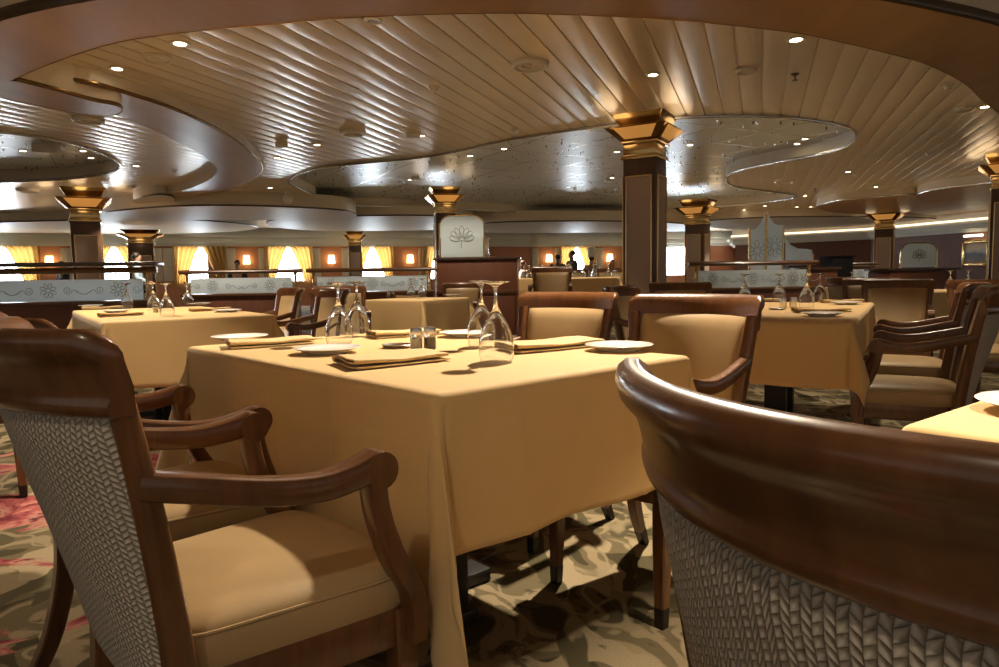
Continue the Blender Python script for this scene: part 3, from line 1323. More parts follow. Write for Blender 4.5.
napkin(345, 366.5, 436, 357, 'folded gold napkin near the front edge before the shakers', s=1.95)
napkin(508, 351, 592, 343, 'folded gold napkin between front wine glass and right plate', s=1.9)
napkin(372, 337.5, 436, 333, 'folded gold napkin behind the salt and pepper shakers', s=1.6)
shaker(416.5, 350.5, 'glass shaker with pale contents, left one of the foreground pair', SALT)
shaker(430, 349.5, 'glass shaker with dark contents, right one of the foreground pair', PEPPER)
dish(397, 347, 'small silver dish left of the foreground shakers')

CH = chair


def seat_at(base, along_dir, along, out, off, label, gap=.275):
    o2 = base + along_dir * along + out * (off + gap + .30)
    return chair(o2.x, o2.y, math.degrees(math.atan2(-out.x, -out.y)), label)


def ware_on(px, dist, label):
    return put('wine_glass', GLASS, ((px - 499.5) / F * dist, dist, TOPZ), label, 'glass', 'upturned wine glasses')


CH(-.648, .976, 47, 'armchair with woven back at the left of the foreground table, nearest the camera', h=1.03)
CH(-.985, 1.41, 47, 'armchair just behind the nearest left armchair, at the left side of the foreground table', h=1.02)
CH(.65, 2.31, 228.3, 'armchair facing the camera behind the right plate of the foreground table')
CH(.29, 2.86, 224, 'armchair facing the camera directly behind the foreground wine glasses')
CH(.207, .457, 66, 'large armchair seen from behind in the right foreground, its curved crest rail nearest the lens', h=1.001)

# ---- left table
tl = Vector((-.574, .82))
tb = Vector((.82, .574))
NL_ = Vector((-2.09, 3.70))
table(NL_ + tl * .97 + tb * .46, math.atan2(tl.y, tl.x), 1.94, .92, 0, 'table under the gold cloth in front of the left glass screen', 'gold cloth on the table in front of the left glass screen', seed=11)
for px, py, lb in ((127.5, 308.5, 'leftmost of the four upturned glasses on the left table'), (154, 310.5, 'upturned glass behind the shaker on the left table'), (167, 315.5, 'upturned glass nearest the front on the left table'), (188, 306, 'rightmost of the four upturned glasses on the left table')):
    wine_glass(px, py, lb)
shaker(155.5, 312.6, 'shaker among the glasses on the left table', SALT)
napkin(99, 317, 143, 314.5, 'folded gold napkin at the front left corner of the left table')
napkin(82, 309.6, 122, 307.8, 'folded gold napkin at the back left of the left table')
napkin(190, 311.6, 230, 309.4, 'folded gold napkin at the right of the left table')
plate(116, 312.3, 'white side plate behind the front napkin of the left table')
plate(227, 311.8, 'white side plate at the right end of the left table')
plate(91, 306.9, 'white side plate at the far left of the left table')
plate(200, 304.8, 'white side plate behind the right glass of the left table')
seat_at(NL_, tl, .50, tb, .92, 'right one of two armchairs at the right end of the left table, turned left')
seat_at(NL_, tl, 1.40, tb, .92, 'armchair further back at the right end of the left table, in front of the screen')
CH(-2.66, 3.06, 62, 'armchair cut by the left edge of the photo, one curved front leg showing', )

# ---- right table
ra = azv(30).xy
rb = azv(-60).xy
NR = Vector((1.459, 2.89))
table(NR + ra * 1.02 + rb * .43, math.atan2(ra.y, ra.x), 2.04, .86, 0, 'table under the gold cloth in the right middle of the room', 'gold cloth with long corner fold on the right middle table', seed=5, res=.02, drops=(.285, .38, .225, .225), fins=(.30, .3, .30, .3), calm=(1, 1, .3, .3))
for px, py, lb in ((744.6, 302.8, 'leftmost upturned glass on the right middle table, behind a chair back'), (779, 302, 'upturned glass behind the steel pot on the right middle table'), (806.5, 307, 'upturned glass right of the steel pot, front one of its pair'), (819.5, 301, 'rightmost upturned glass on the right middle table')):
    wine_glass(px, py, lb)
put('steel_pot', POT, at(793, 307.5, TOPZ), 'shiny steel shaker pot on the right middle table', 'shaker', 'steel pots on the right middle table', 0, .85)
put('steel_pot', POT, at(783, 307.5, TOPZ), 'steel shaker pot standing left of the shinier pot, right middle table', 'shaker', 'steel pots on the right middle table', 0, .8)
dish(777, 309.3, 'small silver dish left of the steel pots on the right middle table')
napkin(795, 312.2, 848, 311.2, 'folded gold napkin behind the front plate of the right middle table', s=1.6)
napkin(822, 302.8, 862, 301.6, 'folded gold napkin at the far right of the right middle table')
napkin(757, 300.8, 778, 300.2, 'folded gold napkin at the left of the right middle table')
plate(822, 315.8, 'white side plate at the front of the right middle table')
plate(846, 304.2, 'white side plate at the far right of the right middle table')
seat_at(NR, ra, .27, -rb, 0, 'armchair with woven back at the right side of the right middle table, nearest one', .185)
seat_at(NR, ra, 1.15, -rb, 0, 'armchair behind the nearest one at the right side of the right middle table', .17)
seat_at(NR, ra, .85, rb, .86, 'dark turned armchair between the foreground chairs, at the left side of the right middle table', .17)
CH(1.44, 5.62, 190, 'small armchair just in front of the central column, facing the camera')
CH(3.02, 5.35, 212, 'armchair facing the camera beyond the right middle table, tan leather back in full view')
CH(3.42, 6.5, 200, 'armchair half hidden behind the tan leather one facing the camera at the right')
CH(3.18, 4.6, 196, 'armchair facing the camera at the right edge in front of the right column')

# ---- near right table
q0 = Vector((.545, .955))
n1, n2 = azv(52).xy, azv(142).xy
table(q0 + n1 * .62 + n2 * .41, math.atan2(n1.y, n1.x), 1.24, .82, 0, 'table under the gold cloth cut by the right edge of the photo', 'gold cloth on the table cut by the right edge of the photo', seed=8, fins=(.15, .2, .15, .2), calm=(.2, .5, .5, .5))
plate(1052, 412, 'white side plate cut by the right edge on the nearest right table')

# ---- small table behind the foreground wine glasses
NC = Vector((-.705, 6.46))
c1, c2 = azv(30).xy, azv(-58).xy
table(NC + c1 * .40 + c2 * .36, math.atan2(c1.y, c1.x), .80, .72, 0, 'small table under the gold cloth before the red wood server', 'gold cloth on the small table before the red wood server', seed=21)
ware_on(412, 7.2, 'left upturned glass of the pair on the small table before the server')
ware_on(423, 7.15, 'right upturned glass of the pair on the small table before the server')
shaker(388.5, 297, 'left shaker on the small table before the server', SALT)
shaker(393, 297, 'right shaker on the small table before the server', PEPPER)
napkin(396, 297.6, 418, 297.0, 'folded gold napkin on the small table before the server')
plate(452, 296, 'white side plate on the small table before the server')
CH(-1.46, 6.45, 165, 'armchair with dark back panel left of the small table before the server')
CH(-.42, 8.3, 190, 'armchair between the small table and the red wood server')

# ---- tables far right
T2 = .7515
fr = at(927, 292, .75).xy
f1 = azv(70).xy
f2 = azv(-20).xy
table(fr + f1 * .45 + f2 * .45 + Vector((.05, .1)), math.atan2(f1.y, f1.x), .9, .9, 0, 'table under the gold cloth behind the right armchairs', 'gold cloth on the table behind the right armchairs', seed=31, res=.05)
ware_on(950, 7.15, 'upturned glass above the dark chair back at the far right')
ware_on(968, 7.05, 'upturned glass beside the right column')
sr = at(853, 287.5, .75).xy
table(sr + Vector((.38, .35)), .35, .75, .75, 0, 'small far table left of the tan armchair at the right', 'gold cloth on the small far table left of the tan armchair', seed=33, res=.05)
ware_on(851.5, 9.0, 'small upturned glass on the far table left of the tan armchair')
CH(3.98, 8.15, 60, 'dark backed armchair beside the small far table at the right')

# ---- raised tier behind the central column
table(Vector((1.05, 9.2)), .4, .72, .7, PLAT, 'small raised table left of the central column', 'gold cloth on the small raised table left of the central column', seed=41, res=.05)
bz = PLAT
table(Vector((.85, 10.9)), .05, 1.9, .8, bz, 'long serving table in front of the group of people', 'gold cloth on the long serving table before the people', seed=43, res=.05)
rr_ = random.Random(3)
for i in range(9):
    x = .06 + i * .2
    o = put('wine_glass', GLASS, (x, 10.75 + rr_.uniform(-.15, .2), bz + TOPZ), 'upturned glass on the long serving table before the people', 'glass', 'upturned glasses in a row on the long serving table')
CH(.64, 8.45, 188, 'armchair facing the camera in front of the long serving table', z=PLAT)
CH(1.95, 12.3, 185, 'armchair beyond the serving table, below the person with fair hair', z=PLAT)
CH(1.35, 12.6, 185, 'armchair beyond the serving table, below the white hatted cook', z=PLAT)


# ------------------------------------------------------------------ columns
UPL = []


def column(px, dist, w, rot, label, top=ZP, scale=1.0, z0=0.0):
    x = (px - 499.5) / F * dist
    t = empty('column', (x, dist, 0), rot)
    tag(t, label, 'column', 'square columns with flared brass capitals')
    h = w / 2
    k = w / .40
    zb = top - .50 * k * scale
    MB().box((0, 0, zb / 2 + z0 / 2), (w, w, zb - z0)).build('shaft', M['column_wood'], t, bevel=.012)
    zt, zl = zb - .22 * k, .35 + z0
    for i in range(4):
        A = i * PI / 2
        c, s = math.cos(A), math.sin(A)

        def P(u, z, d):
            return (c * u - s * (-(h + d)), s * u + c * (-(h + d)), z)
        m = MB()
        pw = w * .385
        m.box(P(0, (zt + zl) / 2, .003), (pw * 2, .012, zt - zl), A)
        o = m.build('panel', M['col_panel'], t)
        m = MB()
        for sx in (-1, 1):
            m.box(P(sx * pw, (zt + zl) / 2, .008), (.016, .022, zt - zl + .016), A)
        for z in (zl, zt):
            m.box(P(0, z, .008), (pw * 2, .022, .016), A)
        m.build('moulding', M['brass'], o)
    m = MB()

    def frus(z0_, z1_, a0, a1, mi=0):
        m.add([(sx * h * a, sy * h * a, z) for a, z in ((a0, z0_), (a1, z1_)) for sx, sy in ((-1, -1), (1, -1), (1, 1), (-1, 1))],
              [(3, 2, 1, 0), (4, 5, 6, 7), (0, 1, 5, 4), (1, 2, 6, 5), (2, 3, 7, 6), (3, 0, 4, 7)], mi)
    e = k * scale
    frus(zb - .02, zb + .03 * e, 1.10, 1.10)
    frus(zb + .03 * e, zb + .16 * e, .98, .98)
    frus(zb + .16 * e, zb + .19 * e, 1.1, 1.1)
    m.build('collar', M['brass'], t, bevel=.006)
    m = MB()
    frus(zb + .19 * e, zb + .34 * e, 1.10, 1.86, 0)
    m.build('lower_flare', M['brass_dark'], t, bevel=.006)
    m = MB()
    for i in range(4):
        A = i * PI / 2
        c, s = math.cos(A), math.sin(A)
        vs = []
        for uu, zz, a_ in ((-.8, .21, 1.22), (.8, .21, 1.22), (1.3, .325, 1.80), (-1.3, .325, 1.80)):
            d = h * a_ + .006
            u = uu * h
            vs.append((c * u + s * d, s * u - c * d, zb + zz * e))
        m.add(vs, [(0, 1, 2, 3)])
    m.build('amber_panel', M['amber'], t)
    m = MB()
    frus(zb + .34 * e, zb + .36 * e, 1.2, 1.2)
    frus(zb + .36 * e, top - .0, 1.12, 1.55)
    m.build('upper_flare', M['brass'], t, bevel=.006)
    UPL.append((x, dist, zb + .33 * e, h * 1.9, k))
    return t


column(645, 8.2, .385, R(-31 + 0), 'tall brass capped column in the middle of the room', z0=0)
column(447, 14.5, .40, R(12), 'brass capped column behind the etched glass server')
column(91.5, 13.8, .50, R(28), 'brass capped column behind the left glass screen')
column(1003, 11.3, .42, R(-33), 'brass capped column cut by the right edge of the photo')
column(697.5, 17.6, .47, R(-38), 'brass capped column just right of the central one, behind the right screen')
column(883.5, 20.5, .48, R(-35), 'brass capped column in front of the far right panelling')
column(357, 24.5, .42, R(15), 'narrow distant column between the curtained windows', top=2.6)
column(145, 19.5, .62, R(25), 'plain broad column right of the big left column', top=2.35, scale=.45)


# ------------------------------------------------------------------ etched glass screens
def flower(m, cx, cz, r, y=0.0, n=8, w=.005):
    for k in range(n):
        A = 2 * PI * k / n + PI / 8
        pts = []
        for t in range(9):
            u = t / 8 * 2 * PI
            l = r * (.62 - .38 * math.cos(u))
            q = r * .20 * math.sin(u)
            pts.append((cx + l * math.cos(A) - q * math.sin(A), y, cz + l * math.sin(A) + q * math.cos(A)))
        m.tube(pts, w, n=4, up=Vector((0, 1, 0)))


def scroll(m, cx, cz, r, sg, y=0.0, w=.005):
    pts = []
    for t in range(22):
        u = t / 21
        A = u * 3.4 * PI
        rr = r * (1 - .8 * u)
        pts.append((cx + sg * rr * math.cos(A), y, cz - rr * math.sin(A)))
    tail = [(cx + sg * (r + .16 - .02 * i), y, cz - r * .2 - .03 * math.sin(i * .5)) for i in range(8)]
    m.tube(tail + pts, w, n=4, up=Vector((0, 1, 0)))


def screen(px0, px1, d0, d1, label, zr=1.065, zg=(.79, .985), zlow=.76, motifs=3, thick_rail=False, end_glass=(.02, .02), z0=0.0):
    x0, x1 = (px0 - 499.5) / F * d0, (px1 - 499.5) / F * d1
    A, B = Vector((x0, d0)), Vector((x1, d1))
    d = B - A
    L = d.length
    o = empty('glass_screen', ((x0 + x1) / 2, (d0 + d1) / 2, 0), math.atan2(d.y, d.x))
    tag(o, label, 'screen', 'etched glass screens with wooden rails')
    m = MB()
    m.box((0, 0, zlow / 2 + z0 / 2), (L, .16, zlow - z0))
    m.build('low_wall', M['wood_panel'], o, bevel=.008)
    m = MB()
    n = max(1, int(L / .9))
    for i in range(n + 1):
        m.box((-L / 2 + L * i / n, -.082, zlow * .45), (.012, .012, zlow * .7))
    m.build('batten', M['wood_dark'], o)
    MB().box((0, 0, zlow + .012), (L + .04, .22, .03)).build('sill_rail', M['wood'], o, bevel=.008)
    m = MB()
    m.tube([(-L / 2 - .05, 0, zr), (L / 2 + .05, 0, zr)], .10, .055, 12)
    m.build('handrail', M['wood'], o)
    g = MB().box((0, 0, (zg[0] + zg[1]) / 2), (L - .16, .012, zg[1] - zg[0])).build('glass_panel', M['frost'], o, bevel=.003)
    m = MB()
    zc = (zg[0] + zg[1]) / 2
    r = (zg[1] - zg[0]) * .36
    for i in range(motifs):
        cx = -L / 2 + L * (i + .5) / motifs
        flower(m, cx, zc, r, -.009)
        for sg in (-1, 1):
            scroll(m, cx + sg * L / motifs * .27, zc, r * .55, sg, -.009)
    m.build('etching', M['etch'], g)
    for x in ((-L / 2 + .04), (L / 2 - .04)):
        m = MB()
        m.lathe([(.030, zlow + .02), (.030, zlow + .05), (.018, zlow + .07), (.016, zr - .06), (.026, zr - .03), (.026, zr)], 16, (x, 0, 0))
        m.build('post', M['brass'], o)
    return o, L


s1, L1 = screen(-60, 154, 6.2, 6.6, 'etched glass screen with a dark top ledge behind the left table')
MB().box((0, .12, 1.125), (L1 + .1, .34, .035)).build('ledge', M['wood_dark'], s1, bevel=.008)
screen(186, 300, 9.0, 9.0, 'etched glass screen behind the two turned armchairs, left section', motifs=2)
screen(312, 434, 9.05, 9.25, 'etched glass screen left of the red wood server, right section', motifs=3)
screen(692, 812, 8.0, 8.3, 'etched glass screen right of the central column', motifs=3)
screen(846, 874, 12.0, 12.0, 'short etched glass screen far back left of the right server', motifs=1)


# servers with arched glass
def arch_panel(w, z0, z1, r, y=0.0, th=.014):
    pts = [(-w / 2, z0), (w / 2, z0)]
    for k in range(9):
        A = k / 8 * PI / 2
        pts.append((w / 2 - r + r * math.cos(A), z1 - r + r * math.sin(A)))
    for k in range(9):
        A = PI / 2 + k / 8 * PI / 2
        pts.append((-w / 2 + r + r * math.cos(A), z1 - r + r * math.sin(A)))
    return pts


def flat_panel(pts, th, y=0.0):
    m = MB()
    n = len(pts)
    m.add([(x, y - th / 2, z) for x, z in pts] + [(x, y + th / 2, z) for x, z in pts],
          [tuple(range(n)), tuple(reversed(range(n, 2 * n)))] + [(k, (k + 1) % n, n + (k + 1) % n, n + k) for k in range(n)])
    return m


def lotus(m, cx, cz, r, y, w=.008):
    for A, l in ((90, 1.0), (62, .95), (118, .95), (38, .95), (142, .95), (14, .9), (166, .9)):
        A = R(A)
        pts = []
        for t in range(11):
            u = t / 10 * 2 * PI
            ll = r * l * (.60 - .40 * math.cos(u))
            q = r * .17 * math.sin(u)
            pts.append((cx + ll * math.cos(A) - q * math.sin(A), y, cz - r * .25 + ll * math.sin(A) + q * math.cos(A)))
        m.tube(pts, w, n=4, up=Vector((0, 1, 0)))
    for sg in (-1, 1):
        m.tube([(cx + sg * r * .1 * i, y, cz - r * .25 - r * .10 * math.sin(i * .4)) for i in range(9)], w, n=4, up=Vector((0, 1, 0)))
    m.tube([(cx, y, cz - r * .25), (cx - r * .05, y, cz - r * .8)], w, n=4, up=Vector((0, 1, 0)))


def server(px0, px1, dist, ztop, label, gpx=None, gtop=None, rot=0.0, dep=.55):
    x0, x1 = (px0 - 499.5) / F * dist, (px1 - 499.5) / F * dist
    w = x1 - x0
    o = empty('server_cabinet', ((x0 + x1) / 2, dist + dep / 2, 0), rot)
    tag(o, label, 'cabinet', 'red wood waiter servers')
    m = MB().box((0, 0, (ztop - .04) / 2 + .04), (w - .04, dep - .04, ztop - .12))
    m.build('body', M['wood_panel'], o, bevel=.02)
    MB().box((0, 0, .05), (w - .10, dep - .1, .1)).build('plinth', M['black'], o)
    MB().box((0, 0, ztop - .02), (w + .04, dep + .02, .035)).build('counter_top', M['wood_dark'], o, bevel=.008)
    MB().box((0, -dep / 2 + .012, ztop * .62), (w - .03, .03, .05)).build('belt_moulding', M['wood'], o, bevel=.008)
    for sx in (-1, 1):
        q = MB().box((sx * w * .235, -dep / 2 + .012, ztop * .33), (w * .43, .02, ztop * .48)).build('door', M['wood_panel'], o, bevel=.008)
        MB().tube([(sx * .04, -dep / 2 - .01, ztop * .36), (sx * .04, -dep / 2 - .01, ztop * .44)], .014).build('handle', M['brass'], q)
    if gpx:
        g0, g1 = (gpx[0] - 499.5) / F * dist, (gpx[1] - 499.5) / F * dist
        gw = g1 - g0
        gc = (g0 + g1) / 2 - (x0 + x1) / 2
        pts = [(x + gc, z) for x, z in arch_panel(gw, ztop + .01, gtop, .14)]
        g = flat_panel(pts, .014, -.12).build('glass_panel', M['frost'], o)
        m = MB()
        lotus(m, gc + .0, (ztop + gtop) / 2, (gtop - ztop) * .34, -.132)
        m.build('etching', M['etch'], g)
        m = MB()
        m.tube([(x, -.12, z) for x, z in pts[1:] + pts[:1]], .022, n=8, up=Vector((0, 1, 0)))
        for sx in (-1, 1):
            m.tube([(gc + sx * gw / 2, -.12, ztop), (gc + sx * gw / 2, -.12, gtop - .3)], .035, n=10)
        m.build('brass_frame', M['brass'], o)
    return o


server(437, 521, 9.45, 1.215, 'red wood server with a lotus etched arched glass in the middle of the room', (441, 486), 1.78, R(-4))
o = empty('steel_bin', ((478 - 499.5) / F * 9.8, 9.81, 1.2145))
tag(o, 'steel dispenser standing on the server behind the arched glass', 'dispenser')
MB().box((0, 0, .13), (.34, .2, .26)).build('body', M['chrome'], o, bevel=.015)
MB().box((0, 0, .268), (.36, .22, .02)).build('lid', M['chrome'], o, bevel=.006)
server(885, 960, 10.0, .99, 'red wood server with a lotus etched arched glass at the far right', (904, 943), 1.345, R(6))
server(800, 840, 9.6, 1.02, 'small dark topped server beside the black monitor', None, None, 0)
# black display beside the small server
o = empty('black_cabinet', ((836 - 499.5) / F * 10.4, 10.4, 0))
tag(o, 'tall matt black box behind the small server', 'cabinet')
MB().box((0, 0, .58), (.30, .4, 1.16)).build('body', M['screen_box'], o, bevel=.01)
MB().box((0, 0, 1.17), (.34, .44, .02)).build('top', M['screen_box'], o, bevel=.004)
# pointed etched partition
dp = 10.6
o = empty('glass_partition', (0, dp, 0))
tag(o, 'pale glass partition with a pointed ogee top right of the screen', 'partition')
xx = lambda px: (px - 499.5) / F * dp
MB().box(((xx(749) + xx(784)) / 2, 0, .44), (xx(784) - xx(749) + .06, .34, .88)).build('plinth', M['wood_panel'], o, bevel=.01)


def zz(px, py, d=dp):
    return atd(px, py, d).z


half = [(749.5, 231), (755, 229), (759.5, 224), (762.5, 218), (765, 211.5)]
halfr = [(766, 211.5), (769, 218), (773, 223.5), (778, 225.5), (782, 225)]
for hf, flip in ((half, 0), (halfr, 1)):
    top = [(xx(x), zz(x, y)) for x, y in hf]
    pts = [(top[0][0], .88)] + top + [(top[-1][0], .88)]
    flat_panel(pts, .014).build('glass_panel', M['frost'], o)
m = MB()
flower(m, xx(757), 1.28, .16, -.012, 10)
flower(m, xx(774), 1.34, .16, -.012, 10)
m.build('etching', M['etch'], o)
for px in (749, 765.5, 782.5):
    m = MB().tube([(xx(px), 0, .88), (xx(px), 0, 1.62 if px != 765.5 else 1.82)], .035, n=10)
    m.build('post', M['brass'], o)
d2 = 11.2
o = empty('glass_partition', (0, d2, 0))
tag(o, 'low sweeping frosted glass partition right of the pointed one', 'partition')
x2 = lambda px: (px - 499.5) / F * d2
MB().box(((x2(785) + x2(812)) / 2, 0, .53), (x2(812) - x2(785), .3, 1.06)).build('plinth', M['wood_dark'], o, bevel=.01)
top = [(x2(x), zz(x, y, d2)) for x, y in ((785, 239), (790, 245), (797, 248.5), (806, 249), (811, 250), (812, 254))]
flat_panel([(top[0][0], 1.06)] + top + [(top[-1][0], 1.06)], .014).build('glass_panel', M['frost'], o)
MB().tube([(top[-1][0], 0, 1.06), (top[-1][0], 0, top[-1][1])], .03).build('post', M['brass'], o)


# ------------------------------------------------------------------ people
def skinned(name, verts, edges, radii, mat, parent=None, root=0, lv=2):
    me = bpy.data.meshes.new(name)
    me.from_pydata(verts, edges, [])
    me.materials.append(mat)
    o = bpy.data.objects.new(name, me)
    COL.objects.link(o)
    md = o.modifiers.new('skin', 'SKIN')
    for i, r in enumerate(radii):
        r = r if isinstance(r, tuple) else (r, r)
        me.skin_vertices[0].data[i].radius = r
        me.skin_vertices[0].data[i].use_root = (i == root)
    md.use_smooth_shade = True
    sb = o.modifiers.new('sub', 'SUBSURF')
    sb.levels = sb.render_levels = lv
    if parent is not None:
        o.parent = parent
    return o


def person(px, dist, height, rz, label, skin, hair, top, legs, z0=0.0, long_hair=False, hat=None, lean=0.0):
    """a standing figure, facing local -y when rz = 0; arms bent in front"""
    k = height / 1.75
    x = (px - 499.5) / F * dist
    J = dict(pel=(0, 0, .95), wai=(0, -.01 - lean * .3, 1.10), che=(0, .0 - lean, 1.32), nek=(0, .01 - lean, 1.47), jaw=(0, -.02 - lean * 1.1, 1.555), hed=(0, -.012 - lean * 1.1, 1.625), top=(0, .005 - lean * 1.1, 1.67), nose=(0, -.088 - lean * 1.1, 1.605))
    V, E, RD = [], [], []
    ix = {}

    def vx(n, p, r):
        ix[n] = len(V)
        V.append(Vector(p) * k)
        RD.append(tuple(q * k for q in r) if isinstance(r, tuple) else r * k)

    def ed(a_, b_):
        E.append((ix[a_], ix[b_]))
    vx('pel', J['pel'], (.15, .10))
    vx('wai', J['wai'], (.13, .09))
    vx('che', J['che'], (.15, .10))
    vx('nek', J['nek'], .055)
    vx('jaw', J['jaw'], (.055, .065))
    vx('hed', J['hed'], (.075, .092))
    vx('top', J['top'], (.055, .065))
    vx('nose', J['nose'], .012)
    for a_, b_ in (('pel', 'wai'), ('wai', 'che'), ('che', 'nek'), ('nek', 'jaw'), ('jaw', 'hed'), ('hed', 'top'), ('hed', 'nose')):
        ed(a_, b_)
    for s, t in ((-1, 'l'), (1, 'r')):
        vx('sho' + t, (s * .185, -lean, 1.40), .062)
        vx('elb' + t, (s * .235, .02 - lean, 1.12), .043)
        vx('wri' + t, (s * .17, -.20 - lean, 1.03), .030)
        vx('pal' + t, (s * .155, -.265 - lean, 1.03), (.036, .018))
        ed('che', 'sho' + t), ed('sho' + t, 'elb' + t), ed('elb' + t, 'wri' + t), ed('wri' + t, 'pal' + t)
        for q in range(4):
            vx('f%d%s' % (q, t), (s * (.155 + .022 * (q - 1.5)), -.335 + .01 * abs(q - 1.2) - lean, 1.005), .009)
            ed('pal' + t, 'f%d%s' % (q, t))
        vx('th' + t, (s * .105, -.275 - lean, 1.045), .010)
        ed('pal' + t, 'th' + t)
        vx('hip' + t, (s * .095, 0, .88), .095)
        vx('kne' + t, (s * .105, -.02, .50), .062)
        vx('ank' + t, (s * .11, .02, .09), .042)
        vx('toe' + t, (s * .12, -.15, .035), (.045, .03))
        ed('pel', 'hip' + t), ed('hip' + t, 'kne' + t), ed('kne' + t, 'ank' + t), ed('ank' + t, 'toe' + t)
    o = skinned('person', V, E, RD, skin)
    o.location = (x, dist, z0)
    o.rotation_euler = (0, 0, rz)
    tag(o, label, 'person')

    def part(name, names, edges, grow, mat, extra=None):
        vs, rd = [], []
        for n in names:
            vs.append(V[ix[n]])
            r = RD[ix[n]]
            rd.append(tuple(q + grow * k for q in r) if isinstance(r, tuple) else r + grow * k)
        return skinned(name, vs, [(names.index(a_), names.index(b_)) for a_, b_ in edges], rd, mat, o)
    part('shirt', ['wai', 'pel', 'che', 'shol', 'elbl', 'wril', 'shor', 'elbr', 'wrir'], [('pel', 'wai'), ('wai', 'che'), ('che', 'shol'), ('shol', 'elbl'), ('elbl', 'wril'), ('che', 'shor'), ('shor', 'elbr'), ('elbr', 'wrir')], .018, top)
    part('trousers', ['pel', 'hipl', 'knel', 'ankl', 'hipr', 'kner', 'ankr'], [('pel', 'hipl'), ('hipl', 'knel'), ('knel', 'ankl'), ('pel', 'hipr'), ('hipr', 'kner'), ('kner', 'ankr')], .014, legs)
    m = MB()

    def blob(cx, cy, cz, rx, ry, rz_):
        prof_ = [[(k * (cx + rx * math.sin(PI * a_ / 10) * math.cos(2 * PI * b_ / 16)), k * (cy - lean * 1.1 + ry * math.sin(PI * a_ / 10) * math.sin(2 * PI * b_ / 16)), k * (cz - rz_ * math.cos(PI * a_ / 10))) for b_ in range(16)] for a_ in range(1, 10)]
        m.rings(prof_)
    blob(0, .026, 1.655, .080, .086, .080)
    if long_hair:
        blob(0, .055, 1.53, .098, .055, .14)
    m.build('hair', hair, o, angle=80)
    m = MB()
    for s in (-1, 1):
        m.lathe([(.0005, -.007), (.006, -.004), (.0075, 0), (.006, .004), (.0005, .007)], 10, (s * .03 * k, (-.088 - lean * 1.1) * k, 1.645 * k))
    m.build('eyes', M['hair_dark'], o)
    if hat:
        m = MB().lathe([(.088, 0), (.092, .02), (.090, .06), (.095, .12), (.105, .20), (.10, .235), (.06, .25), (.0005, .25)], 20, (0, -lean * 1.1 * k, 1.70 * k))
        m.build('cook_hat', hat, o, angle=60)
    return o


person(140.5, 15.0, 1.60, R(115), 'dark haired person in pale blue seen over the left screen ledge', M['skin_dark'], M['hair_dark'], M['blue_cloth'], M['suit'])
person(239.5, 16.5, 1.44, R(10), 'person with dark bobbed hair behind the left section of the middle screen', M['skin'], M['hair_brown'], M['suit'], M['suit'])
person(66, 17.5, 1.50, R(150), 'person whose dark hair just shows above the left screen ledge', M['skin'], M['hair_dark'], M['suit'], M['suit'])
person(558.5, 18.0, 1.50, R(178), 'person in a black suit seen from behind beyond the serving table', M['skin_dark'], M['hair_dark'], M['suit'], M['suit'])
person(572.5, 17.4, 1.58, R(-70), 'person in a dark blue shirt standing in profile beside the black suit', M['skin_dark'], M['hair_dark'], M['navy'], M['suit'])
person(592, 18.4, 1.46, R(170), 'cook in white jacket and tall white hat', M['skin'], M['hair_dark'], M['white_cloth'], M['white_cloth'], hat=M['white_cloth'])
person(613.5, 17.0, 1.33, R(20), 'person with long fair hair left of the central column', M['skin'], M['hair_blond'], M['suit'], M['suit'], long_hair=True)
person(524.5, 15.0, 1.30, R(70), 'person with brown hair in white beside the red wood server', M['skin'], M['hair_brown'], M['white_cloth'], M['suit'], long_hair=True)

# ------------------------------------------------------------------ ceiling fittings
RING = MB().lathe([(.026, .012), (.028, .0), (.046, -.004), (.050, .0), (.050, .004), (.046, .012)], 24, closed=True).mesh('trim_ring', M['iron'])
LENS = MB().lathe([(.0005, -.001), (.030, -.001), (.030, .008), (.0005, .008)], 20).mesh('lens', M['lamp'])


LENS_OFF = MB().lathe([(.0005, -.001), (.030, -.001), (.030, .008), (.0005, .008)], 20).mesh('lens', M['chrome'])


def downlight(px, py, label, group, z=ZP - .013, s=1.0, lens=None):
    o = empty('downlight', at(px, py, z))
    tag(o, label, 'ceiling light', group)
    for nm, me in (('trim_ring', RING), ('lens', lens or LENS)):
        q = bpy.data.objects.new(nm, me)
        COL.objects.link(q)
        q.parent = o
        q.scale = (s, s, s)
    return o


